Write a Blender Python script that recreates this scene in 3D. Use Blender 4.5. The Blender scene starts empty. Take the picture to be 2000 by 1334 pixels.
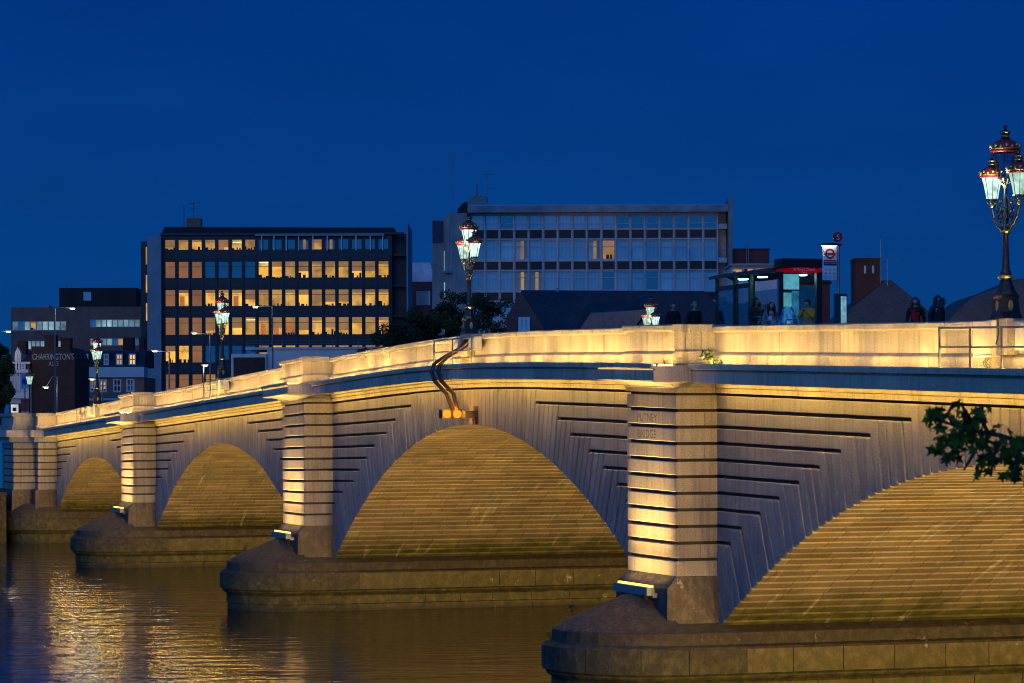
import bpy, bmesh, math, random
from mathutils import Vector, Matrix
random.seed(7)
S = bpy.context.scene
COL = S.collection

# ------------------------------------------------------------------ camera
F_PX, YAW, ROLL, V0 = 5662.0, 0.3119, -0.0037, 827.07       # focal length in px of a 2000 px wide frame
CAM = Vector((111.385, -34.083, 8.809))
cY, sY = math.cos(YAW), math.sin(YAW)
FWD = Vector((-cY, sY, 0)); RIGHT = Vector((sY, cY, 0)); UP = Vector((0, 0, 1))
cam_d = bpy.data.cameras.new('camera'); cam = bpy.data.objects.new('camera', cam_d); COL.objects.link(cam)
cr = (RIGHT + UP * ROLL).normalized(); cu = (UP - RIGHT * ROLL).normalized(); cb = cr.cross(cu)
m = Matrix.Identity(4)
for i in range(3):
    m[i][0], m[i][1], m[i][2], m[i][3] = cr[i], cu[i], cb[i], CAM[i]
cam.matrix_world = m
cam_d.sensor_width = 36; cam_d.lens = F_PX * 36 / 2000
cam_d.shift_y = (V0 - 667) / 2000
cam_d.clip_start = 0.5; cam_d.clip_end = 4000
cam_d.dof.use_dof = True; cam_d.dof.focus_distance = 112; cam_d.dof.aperture_fstop = 11
S.camera = cam

# ------------------------------------------------------------------ dusk sky, faint last light, exposure
W = bpy.data.worlds.new('World'); S.world = W; W.use_nodes = True
nt = W.node_tree; nt.nodes.clear()
n_out = nt.nodes.new('ShaderNodeOutputWorld'); n_bg = nt.nodes.new('ShaderNodeBackground')
n_sky = nt.nodes.new('ShaderNodeTexSky'); n_sky.sky_type = 'NISHITA'; n_sky.sun_disc = False
n_sky.sun_elevation = math.radians(1.0); n_sky.sun_rotation = math.radians(200)
n_tc = nt.nodes.new('ShaderNodeTexCoord'); n_sep = nt.nodes.new('ShaderNodeSeparateXYZ')
n_rmp = nt.nodes.new('ShaderNodeValToRGB')
n_rmp.color_ramp.elements[0].position = 0.0; n_rmp.color_ramp.elements[0].color = (0.0010, 0.052, 0.205, 1)
n_rmp.color_ramp.elements[1].position = 0.16; n_rmp.color_ramp.elements[1].color = (0.0003, 0.034, 0.235, 1)
n_nz = nt.nodes.new('ShaderNodeTexNoise'); n_nz.inputs['Scale'].default_value = 5; n_nz.inputs['Detail'].default_value = 4
n_map = nt.nodes.new('ShaderNodeMapping'); n_map.inputs['Scale'].default_value = (1, 1, 3.5)
n_mm = nt.nodes.new('ShaderNodeMapRange'); n_mm.inputs[1].default_value = 0.3; n_mm.inputs[2].default_value = 0.7
n_mm.inputs[3].default_value = 0.88; n_mm.inputs[4].default_value = 1.12
n_mul = nt.nodes.new('ShaderNodeVectorMath'); n_mul.operation = 'SCALE'
n_sk2 = nt.nodes.new('ShaderNodeVectorMath'); n_sk2.operation = 'SCALE'; n_sk2.inputs[3].default_value = 0.0006
n_add = nt.nodes.new('ShaderNodeVectorMath'); n_add.operation = 'ADD'
L = nt.links.new
L(n_tc.outputs['Generated'], n_sep.inputs[0]); L(n_sep.outputs['Z'], n_rmp.inputs[0])
L(n_tc.outputs['Generated'], n_map.inputs[0]); L(n_map.outputs[0], n_nz.inputs['Vector'])
L(n_nz.outputs[0], n_mm.inputs[0]); L(n_rmp.outputs[0], n_mul.inputs[0]); L(n_mm.outputs[0], n_mul.inputs[3])
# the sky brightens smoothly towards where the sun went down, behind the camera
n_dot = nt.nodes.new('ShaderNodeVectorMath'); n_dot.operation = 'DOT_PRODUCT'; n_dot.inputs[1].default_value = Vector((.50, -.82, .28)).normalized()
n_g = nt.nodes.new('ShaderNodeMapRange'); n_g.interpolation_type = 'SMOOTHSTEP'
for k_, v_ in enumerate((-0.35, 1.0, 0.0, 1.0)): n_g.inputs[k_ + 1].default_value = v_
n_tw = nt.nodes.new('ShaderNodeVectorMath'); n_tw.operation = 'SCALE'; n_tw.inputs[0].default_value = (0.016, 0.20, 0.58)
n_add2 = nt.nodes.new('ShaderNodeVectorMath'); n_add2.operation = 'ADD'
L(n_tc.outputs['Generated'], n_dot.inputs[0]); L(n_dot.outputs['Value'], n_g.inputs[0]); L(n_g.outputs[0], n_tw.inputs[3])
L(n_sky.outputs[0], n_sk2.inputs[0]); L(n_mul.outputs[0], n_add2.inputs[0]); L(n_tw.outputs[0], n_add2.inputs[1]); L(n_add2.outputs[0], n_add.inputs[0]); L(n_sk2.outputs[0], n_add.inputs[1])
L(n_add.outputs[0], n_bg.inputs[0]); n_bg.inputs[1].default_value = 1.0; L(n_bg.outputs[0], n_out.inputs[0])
sun_d = bpy.data.lights.new('sun', 'SUN'); sun_d.energy = 0.10; sun_d.angle = math.radians(10); sun_d.color = (1, .72, .5)
sun = bpy.data.objects.new('sun', sun_d); COL.objects.link(sun); sun.location = (150, -60, 60)
sun.rotation_euler = Vector((-0.80, 0.48, -0.34)).to_track_quat('-Z', 'Y').to_euler()
vs = S.view_settings; vs.view_transform = 'Standard'; vs.look = 'None'; vs.exposure = 0.0; vs.gamma = 1
S.cycles.use_denoising = True
try: S.cycles.denoiser = 'OPENIMAGEDENOISE'
except Exception: pass
S.cycles.pixel_filter_type = 'BLACKMAN_HARRIS'; S.cycles.filter_width = 1.05; S.cycles.max_bounces = 6; S.cycles.diffuse_bounces = 3; S.cycles.glossy_bounces = 3; S.cycles.transparent_max_bounces = 10
S.cycles.sample_clamp_indirect = 4; S.cycles.use_light_tree = True; S.cycles.caustics_reflective = False; S.cycles.caustics_refractive = False

# ------------------------------------------------------------------ material helpers
class NT:
    def __init__(s, name):
        s.m = bpy.data.materials.new(name); s.m.use_nodes = True; s.t = s.m.node_tree; s.t.nodes.clear()
        s.out = s.n('OutputMaterial')
    def n(s, typ, **kw):
        x = s.t.nodes.new('ShaderNode' + typ)
        for k, v in kw.items(): setattr(x, k, v)
        return x
    def l(s, a, b): s.t.links.new(a, b)
    def math(s, op, a, b=None, clamp=False):
        x = s.n('Math', operation=op); x.use_clamp = clamp
        for i, v in enumerate((a, b)):
            if v is None: continue
            if isinstance(v, (int, float)): x.inputs[i].default_value = v
            else: s.l(v, x.inputs[i])
        return x.outputs[0]
    def mix(s, f, a, b, mode='MIX'):
        x = s.n('MixRGB', blend_type=mode)
        for i, v in enumerate((f, a, b)):
            if isinstance(v, (int, float)): x.inputs[i].default_value = v
            elif isinstance(v, tuple): x.inputs[i].default_value = (*v[:3], 1)
            else: s.l(v, x.inputs[i])
        return x.outputs[0]
    def noise(s, vec, scale, detail=4, rough=.55):
        x = s.n('TexNoise'); x.inputs['Scale'].default_value = scale; x.inputs['Detail'].default_value = detail
        x.inputs['Roughness'].default_value = rough
        if vec is not None: s.l(vec, x.inputs['Vector'])
        return x.outputs[0]
    def rng(s, v, a, b, c, d):
        x = s.n('MapRange'); s.l(v, x.inputs[0])
        for i, q in enumerate((a, b, c, d)): x.inputs[i + 1].default_value = q
        return x.outputs[0]
    def mapping(s, vec, sc):
        x = s.n('Mapping'); x.inputs['Scale'].default_value = sc; s.l(vec, x.inputs[0]); return x.outputs[0]
    def bsdf(s, col, rough=.7, bump=None, metal=0, spec=.5, bstr=.3, bdist=.02):
        b = s.n('BsdfPrincipled')
        if isinstance(col, tuple): b.inputs['Base Color'].default_value = (*col[:3], 1)
        else: s.l(col, b.inputs['Base Color'])
        if isinstance(rough, (int, float)): b.inputs['Roughness'].default_value = rough
        else: s.l(rough, b.inputs['Roughness'])
        b.inputs['Metallic'].default_value = metal
        b.inputs['Specular IOR Level'].default_value = spec
        if bump is not None:
            q = s.n('Bump'); q.inputs['Strength'].default_value = bstr; q.inputs['Distance'].default_value = bdist
            s.l(bump, q.inputs['Height']); s.l(q.outputs[0], b.inputs['Normal'])
        s.l(b.outputs[0], s.out.inputs[0]); return b

def stone(name, base, streak=.5, algae=None, joints=False, rough=0.0):
    t = NT(name); pos = t.n('NewGeometry').outputs['Position']; oi = t.n('ObjectInfo').outputs['Random']
    grain = t.noise(pos, 26, 3); blot = t.noise(pos, .55, 5, .6); st = t.noise(t.mapping(pos, (5, 5, .22)), 1.0, 5, .62)
    st2 = t.noise(t.mapping(pos, (1.3, 1.3, .12)), 1.0, 3)
    c = t.mix(t.rng(blot, .3, .7, 0, 1), tuple(x * .78 for x in base), tuple(min(1, x * 1.16) for x in base))
    c = t.mix(1, c, t.mix(t.rng(grain, .3, .7, 0, 1), (.70, .70, .70), (1.18, 1.18, 1.18)), 'MULTIPLY')
    c = t.mix(1, c, t.mix(oi, (.86, .86, .88), (1.12, 1.1, 1.06)), 'MULTIPLY')
    sk = t.math('MULTIPLY', t.rng(st, .46, .68, 0, 1), t.rng(st2, .35, .65, .25, 1))
    c = t.mix(t.math('MULTIPLY', sk, streak), c, (base[0] * .3, base[1] * .28, base[2] * .28))
    pale = t.math('MULTIPLY', t.rng(t.noise(t.mapping(pos, (3.1, 3.1, .16)), 1.0, 4), .60, .74, 0, 1), .28)
    c = t.mix(pale, c, tuple(min(.8, x * 1.3) for x in base))
    h = t.math('ADD', t.math('MULTIPLY', grain, .35), blot)
    if algae:
        z = t.n('SeparateXYZ'); t.l(pos, z.inputs[0])
        w = t.math('ADD', z.outputs[2], t.math('MULTIPLY', t.math('SUBTRACT', t.noise(t.mapping(pos, (.7, .7, .9)), 1.2, 4), .5), 1.5))
        g = t.rng(w, algae[1], algae[0], 0, 1)
        gcol = t.mix(t.rng(t.noise(pos, 2.2, 4), .35, .65, 0, 1), (.045, .055, .012), (.13, .125, .04))
        c = t.mix(t.math('MULTIPLY', g, algae[2]), c, gcol)
        wet = t.rng(z.outputs[2], .25, .05, 0, .7); c = t.mix(wet, c, (.03, .028, .018))
    if joints:
        z = t.n('SeparateXYZ'); t.l(pos, z.inputs[0])
        yy = t.math('ADD', t.math('DIVIDE', z.outputs[1], 1.35), t.math('MULTIPLY', oi, 7.0))
        fr = t.math('FRACT', yy); ln = t.math('LESS_THAN', fr, .02)
        wn = t.n('TexWhiteNoise', noise_dimensions='2D'); cv_ = t.n('CombineXYZ'); t.l(t.math('FLOOR', yy), cv_.inputs[0]); t.l(t.math('MULTIPLY', oi, 91.7), cv_.inputs[1]); t.l(cv_.outputs[0], wn.inputs['Vector'])
        c = t.mix(1, c, t.mix(wn.outputs['Value'], (.80, .79, .78), (1.18, 1.16, 1.12)), 'MULTIPLY')
        c = t.mix(t.math('MULTIPLY', ln, .8), c, (.04, .035, .03))
        drip = t.math('MULTIPLY', t.rng(t.noise(t.mapping(pos, (.25, 2.6, .25)), 1.0, 4), .62, .74, 0, 1), .55)
        c = t.mix(drip, c, (.62, .58, .5))
        damp = t.math('MULTIPLY', t.rng(t.noise(t.mapping(pos, (.35, .5, .35)), 1.0, 4), .55, .72, 0, 1), .4); c = t.mix(damp, c, (.10, .085, .05))
        h = t.math('SUBTRACT', h, t.math('MULTIPLY', ln, 1.5))
    if rough:
        pit = t.noise(pos, 3.2, 6, .68); h = t.math('ADD', h, t.math('MULTIPLY', pit, 2.0)); c = t.mix(t.math('MULTIPLY', t.rng(pit, .42, .62, 1, 0), .6), c, tuple(x * .35 for x in base))
        lich = t.math('MULTIPLY', t.rng(t.noise(pos, 1.9, 6, .7), .64, .70, 0, 1), .6); c = t.mix(lich, c, tuple(min(.5, x * 3.2) for x in base))
    t.bsdf(c, t.rng(blot, .3, .7, .72, .92), h, bstr=.35 + rough, bdist=.03 + .03 * rough, spec=.25)
    return t.m
def plain(name, col, rough=.6, var=.12, metal=0, scale=3.0, bump=True, spec=.4):
    t = NT(name); pos = t.n('TexCoord').outputs['Object']; oi = t.n('ObjectInfo').outputs['Random']
    n = t.noise(pos, scale, 5)
    c = t.mix(t.rng(n, .3, .7, 0, 1), tuple(x * (1 - var) for x in col), tuple(min(1, x * (1 + var)) for x in col))
    c = t.mix(1, c, t.mix(oi, (1 - var * .5,) * 3, (1 + var * .5,) * 3), 'MULTIPLY')
    t.bsdf(c, rough, n if bump else None, metal, spec, bstr=.12, bdist=.01); return t.m
def brick(name, col, mortar, sc=1.0):
    t = NT(name); tc = t.n('TexCoord').outputs['Object']
    sp = t.n('SeparateXYZ'); t.l(tc, sp.inputs[0]); cb_ = t.n('CombineXYZ')
    t.l(t.math('ADD', sp.outputs[0], sp.outputs[1]), cb_.inputs[0]); t.l(sp.outputs[2], cb_.inputs[1])
    b = t.n('TexBrick'); b.inputs['Scale'].default_value = 4.4 * sc; b.inputs['Mortar Size'].default_value = .02
    b.inputs['Color1'].default_value = (*[x * .8 for x in col], 1); b.inputs['Color2'].default_value = (*[min(1, x * 1.2) for x in col], 1)
    b.inputs['Mortar'].default_value = (*mortar, 1); t.l(cb_.outputs[0], b.inputs['Vector'])
    n = t.noise(t.mapping(tc, (1, 1, .3)), .7, 5)
    t.bsdf(t.mix(t.rng(n, .35, .7, 0, .5), b.outputs[0], tuple(x * .45 for x in col)), .85, spec=.2); return t.m
def glow(name, col, strength, var=0.0, scale=2.0):
    t = NT(name); e = t.n('Emission'); e.inputs[1].default_value = strength
    if var:
        pos = t.n('TexCoord').outputs['Object']; oi = t.n('ObjectInfo').outputs['Random']
        n = t.noise(pos, scale, 3)
        k = t.math('MULTIPLY', t.rng(n, .3, .7, 1 - var, 1 + var), t.rng(oi, 0, 1, 1 - var * .8, 1 + var * .6))
        t.l(t.math('MULTIPLY', k, strength), e.inputs[1])
    e.inputs[0].default_value = (*col, 1); t.l(e.outputs[0], t.out.inputs[0]); return t.m
def glass(name, tint=(.9, .95, 1), refl=.12, rough=.03, opaque=0.0):
    t = NT(name); tr = t.n('BsdfTransparent'); tr.inputs[0].default_value = (*tint, 1)
    g = t.n('BsdfGlossy'); g.inputs['Roughness'].default_value = rough; g.inputs[0].default_value = (.8, .85, .9, 1)
    mx = t.n('MixShader'); lw = t.n('LayerWeight'); lw.inputs[0].default_value = .25
    t.l(t.math('ADD', t.math('MULTIPLY', lw.outputs['Fresnel'], .6), refl, True), mx.inputs[0])
    t.l(tr.outputs[0], mx.inputs[1]); t.l(g.outputs[0], mx.inputs[2]); t.l(mx.outputs[0], t.out.inputs[0]); return t.m
def leaf_mat(name, a, b):
    t = NT(name); oi = t.n('ObjectInfo').outputs['Random']; pos = t.n('NewGeometry').outputs['Position']
    c = t.mix(t.rng(t.noise(pos, 1.7, 3), .3, .7, 0, 1), a, b); c = t.mix(1, c, t.mix(oi, (.7,) * 3, (1.25,) * 3), 'MULTIPLY')
    t.bsdf(c, .75, spec=.12); return t.m

GRAN = (.40, .36, .315)
M = dict(
    stone=stone('granite ashlar', GRAN, .55), block=stone('granite course blocks', (.33, .295, .26), .5),
    parapet=stone('weathered parapet granite', (.36, .33, .285), .75),
    spandrel=stone('granite voussoir faces', (.28, .26, .245), .5, algae=(2.0, 4.0, .4)),
    soffit=stone('granite soffit', (.31, .26, .195), .35, algae=(2.75, 3.6, .95), joints=True),
    low=stone('tide stained granite', (.085, .073, .06), .6, algae=(.7, 2.3, .75), rough=.5), foot=stone('stained pilaster foot', (.15, .128, .105), .85, rough=.4), flank=stone('algae covered plinth', (.18, .15, .085), .6, algae=(.3, 2.8, .85), rough=.3),
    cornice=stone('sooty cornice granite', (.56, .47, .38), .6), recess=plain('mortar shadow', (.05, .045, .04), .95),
    letter=plain('shade toned lettering', (.12, .10, .08), .9),  # letter: shade of cut letters put into the colour
    iron=plain('black painted iron', (.012, .014, .016), .35, .3, 0, 20), gold=plain('gilding', (.75, .48, .12), .32, .15, .85, 20),
    red=plain('dark red enamel', (.42, .018, .025), .35, .25, 0, 15), redb=plain('bright red enamel', (.45, .02, .02), .4),
    steel=plain('galvanised steel', (.22, .24, .27), .45, .2, .5, 10), pipe=plain('rusty conduit', (.05, .028, .016), .6, .35, .2, 8),
    box=plain('painted cabinet', (.55, .49, .38), .6, .12, 0, 6), grey=plain('grey panel', (.36, .36, .36), .6, .15, 0, 5),
    asphalt=plain('asphalt', (.05, .05, .052), .9, .2, 0, 6), pave=plain('paving slabs', (.22, .21, .2), .85, .2, 0, 3),
    earth=plain('bank ground', (.07, .065, .055), .95, .3, 0, .6),
)
# ------------------------------------------------------------------ mesh helpers
def wloc(o):
    v = Vector((0, 0, 0))
    while o is not None: v += Vector(o.location); o = o.parent
    return v
class MB:
    def __init__(s): s.v = []; s.f = []; s.mi = []
    def face(s, ids, mi=0): s.f.append(tuple(ids)); s.mi.append(mi)
    def add(s, vs, fs, mi=0):
        o = len(s.v); s.v += [tuple(p) for p in vs]
        for f in fs: s.face([o + i for i in f], mi)
    def box(s, x0, x1, y0, y1, z0, z1, mi=0):
        if x0 > x1: x0, x1 = x1, x0
        s.add([(x0, y0, z0), (x1, y0, z0), (x1, y1, z0), (x0, y1, z0), (x0, y0, z1), (x1, y0, z1), (x1, y1, z1), (x0, y1, z1)],
              [(0, 3, 2, 1), (4, 5, 6, 7), (0, 1, 5, 4), (1, 2, 6, 5), (2, 3, 7, 6), (3, 0, 4, 7)], mi)
    def slab(s, poly, axis, a, b, bev=0.0, mi=0, mif=None):
        """poly: CCW list of 2D points. axis 'y': points are (x,z) extruded from y=a (front) to b; 'z': (x,y) from z=a up to b; 'x': (y,z)."""
        n = len(poly)
        def P(p, d):
            return (p[0], d, p[1]) if axis == 'y' else ((p[0], p[1], d) if axis == 'z' else (d, p[0], p[1]))
        rings = []
        if bev > 0:
            cx = sum(p[0] for p in poly) / n; cz = sum(p[1] for p in poly) / n
            ins = []
            for p in poly:
                dx, dz = p[0] - cx, p[1] - cz; l = math.hypot(dx, dz) or 1
                k = min(.45, bev * 1.3 / l); ins.append((p[0] - dx * k, p[1] - dz * k))
            rings.append([P(p, a) for p in inset(poly, bev)]); rings.append([P(p, a + (bev if b > a else -bev)) for p in poly])
        else: rings.append([P(p, a) for p in poly])
        rings.append([P(p, b) for p in poly])
        o = len(s.v)
        for r in rings: s.v += r
        s.face([o + i for i in range(n)], mi if mif is None else mif)
        for k in range(len(rings) - 1):
            for i in range(n):
                j = (i + 1) % n
                s.face([o + k * n + i, o + (k + 1) * n + i, o + (k + 1) * n + j, o + k * n + j], mi)
        e = o + (len(rings) - 1) * n
        s.face([e + i for i in reversed(range(n))], mi)
    def sweep(s, prof, xs, off, mi=0, closed=False):
        """prof: (y,z) points; swept along x with z + off(x)."""
        n = len(prof); o = len(s.v)
        for x in xs:
            for y, z in prof: s.v.append((x, y, z + off(x)))
        for k in range(len(xs) - 1):
            for i in range(n if closed else n - 1):
                j = (i + 1) % n
                s.face([o + k * n + i, o + (k + 1) * n + i, o + (k + 1) * n + j, o + k * n + j], mi)
        if closed:
            s.face([o + i for i in range(n)], mi); e = o + (len(xs) - 1) * n; s.face([e + i for i in reversed(range(n))], mi)
    def lathe(s, prof, c=(0, 0, 0), n=12, mi=0, rot=0.0, a0=0.0, a1=2 * math.pi):
        full = abs(a1 - a0 - 2 * math.pi) < 1e-6; m_ = n if full else n + 1; o = len(s.v)
        for r, z in prof:
            for i in range(m_):
                a = rot + a0 + (a1 - a0) * i / n
                s.v.append((c[0] + r * math.cos(a), c[1] + r * math.sin(a), c[2] + z))
        for k in range(len(prof) - 1):
            for i in range(n):
                j = (i + 1) % m_
                s.face([o + k * m_ + i, o + k * m_ + j, o + (k + 1) * m_ + j, o + (k + 1) * m_ + i], mi)
    def tube(s, pts, r, n=6, mi=0, cap=True):
        pts = [Vector(p) for p in pts]; o = len(s.v); K = len(pts)
        rr = r if isinstance(r, (list, tuple)) else [r] * K
        up = None
        for k, p in enumerate(pts):
            d = (pts[min(k + 1, K - 1)] - pts[max(k - 1, 0)]).normalized()
            if up is None or abs(d.dot(up)) > .95: up = Vector((0, 0, 1)) if abs(d.z) < .9 else Vector((1, 0, 0))
            a = d.cross(up).normalized(); b = d.cross(a).normalized()
            for i in range(n):
                t = 2 * math.pi * i / n; s.v.append(tuple(p + (a * math.cos(t) + b * math.sin(t)) * rr[k]))
        for k in range(K - 1):
            for i in range(n):
                j = (i + 1) % n; s.face([o + k * n + i, o + (k + 1) * n + i, o + (k + 1) * n + j, o + k * n + j], mi)
        if cap: s.face([o + i for i in range(n)], mi); s.face([o + (K - 1) * n + i for i in reversed(range(n))], mi)
    def ball(s, c, r, n=8, mi=0, sz=1.0):
        s.lathe([(max(.001, r * math.sin(math.pi * k / 6)), -r * sz * math.cos(math.pi * k / 6)) for k in range(7)], c, n, mi)
    def mesh(s, name, mats, smooth=False, fix=True):
        me = bpy.data.meshes.new(name); me.from_pydata(s.v, [], s.f)
        for q in (mats if isinstance(mats, (list, tuple)) else [mats]): me.materials.append(q)
        me.polygons.foreach_set('material_index', s.mi)
        if fix:
            bm = bmesh.new(); bm.from_mesh(me); bmesh.ops.recalc_face_normals(bm, faces=bm.faces); bm.to_mesh(me); bm.free()
        if smooth:
            me.polygons.foreach_set('use_smooth', [True] * len(me.polygons))
        me.update(); return me
    def build(s, name, mats, parent=None, smooth=False, local=False, fix=True):
        o = bpy.data.objects.new(name, s.mesh(name, mats, smooth, fix)); COL.objects.link(o)
        if parent is not None:
            o.parent = parent
            if not local: o.location = -wloc(parent)
        return o
def inset(poly, d):
    n = len(poly); ar = sum(poly[i][0] * poly[(i + 1) % n][1] - poly[(i + 1) % n][0] * poly[i][1] for i in range(n))
    sg = 1 if ar > 0 else -1; out = []
    for i in range(n):
        p0, p1, p2 = Vector(poly[i - 1]), Vector(poly[i]), Vector(poly[(i + 1) % n])
        e1 = (p1 - p0); e2 = (p2 - p1)
        if e1.length < 1e-6 or e2.length < 1e-6: out.append(tuple(p1)); continue
        e1.normalize(); e2.normalize()
        n1 = Vector((-e1.y, e1.x)) * sg; n2 = Vector((-e2.y, e2.x)) * sg
        b = n1 + n2; k = d / max(.35, 1 + n1.dot(n2)); out.append(tuple(p1 + b * k))
    return out
def tag(o, label=None, cat=None, group=None, kind=None):
    if label: o['label'] = label
    if cat: o['category'] = cat
    if group: o['group'] = group
    if kind: o['kind'] = kind
    return o
def thing(name, label, cat, loc=(0, 0, 0), rz=0.0, group=None):
    o = bpy.data.objects.new(name, None); COL.objects.link(o); o.location = loc; o.rotation_euler = (0, 0, rz)
    o.empty_display_size = .3
    return tag(o, label, cat, group)
def copy_tree(o, parent=None):
    c = o.copy(); COL.objects.link(c); c.parent = parent
    for ch in list(o.children): copy_tree(ch, c)
    return c
def area(name, loc, target, sx, sy, power, col, parent, spread=math.pi):
    d = bpy.data.lights.new(name, 'AREA'); d.shape = 'RECTANGLE'; d.size = sx; d.size_y = sy; d.energy = power; d.color = col; d.spread = spread
    o = bpy.data.objects.new(name, d); COL.objects.link(o); loc = Vector(loc)
    o.location = loc - wloc(parent) if parent else loc; o.parent = parent
    o.rotation_euler = (Vector(target) - loc).to_track_quat('-Z', 'Y').to_euler(); return o
def text_mesh(txt, size, extr=.004, align='CENTER'):
    cu = bpy.data.curves.new('t', 'FONT'); cu.body = txt; cu.size = size; cu.extrude = extr; cu.align_x = align; cu.resolution_u = 3
    ob = bpy.data.objects.new('t', cu); COL.objects.link(ob); dg = bpy.context.evaluated_depsgraph_get(); dg.update()
    me = bpy.data.meshes.new_from_object(ob.evaluated_get(dg)); bpy.data.objects.remove(ob); bpy.data.curves.remove(cu); return me
def text(name, txt, size, loc, rot, mat, parent, sx=1.0, extr=.004):
    me = text_mesh(txt, size, extr); me.materials.clear(); me.materials.append(mat)
    o = bpy.data.objects.new(name, me); COL.objects.link(o); o.parent = parent; o.location = loc; o.rotation_euler = rot; o.scale = (sx, 1, 1); return o

# ------------------------------------------------------------------ bridge dimensions (metres; x along the bridge, y across, z above water)
def h(x): return -.0275 * (math.sqrt(x * x + 100) - 10)
PW = 4.86                                   # pier width between springings
BW = 25.6                                   # bridge width
Z_SPR, CROWN = 2.35, 8.76
ARCHES = [(-105.11, -71.01), (-66.15, -26.81), (-21.95, 21.95), (26.81, 66.15)]
PIERS = [(68.58, 9), (24.38, 11), (-24.38, 11), (-68.58, 9)]
def arch_z(i, x):
    a, b = ARCHES[i]; mx = (a + b) / 2; hw = (b - a) / 2; top = CROWN + h(mx)
    return top - (top - Z_SPR) * abs((x - mx) / hw) ** 2.03
def frange(a, b, step):
    n = max(1, int(math.ceil(abs(b - a) / step))); return [a + (b - a) * k / n for k in range(n + 1)]
END_OFF = {11: {n: v for n, v in zip(range(2, 11), (.45, 1.9, 3.25, 4.7, 6.1, 7.5, 9.1, 11.0, 13.5))},
           9: {n: v for n, v in zip(range(2, 9), (.6, 2.0, 3.4, 4.8, 6.6, 8.7, 11.6))},
           7: {n: v for n, v in zip(range(1, 7), (.3, 1.5, 2.7, 4.3, 6.1, 8.6))}}
def zc(n, N, xp, x):                        # level of course joint n (of N) of the pier at xp, where it passes x
    dz = (10.22 + h(xp) - 4.0) / N
    return 4.0 + dz * n + (h(x) - h(xp)) * (n / N)
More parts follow.
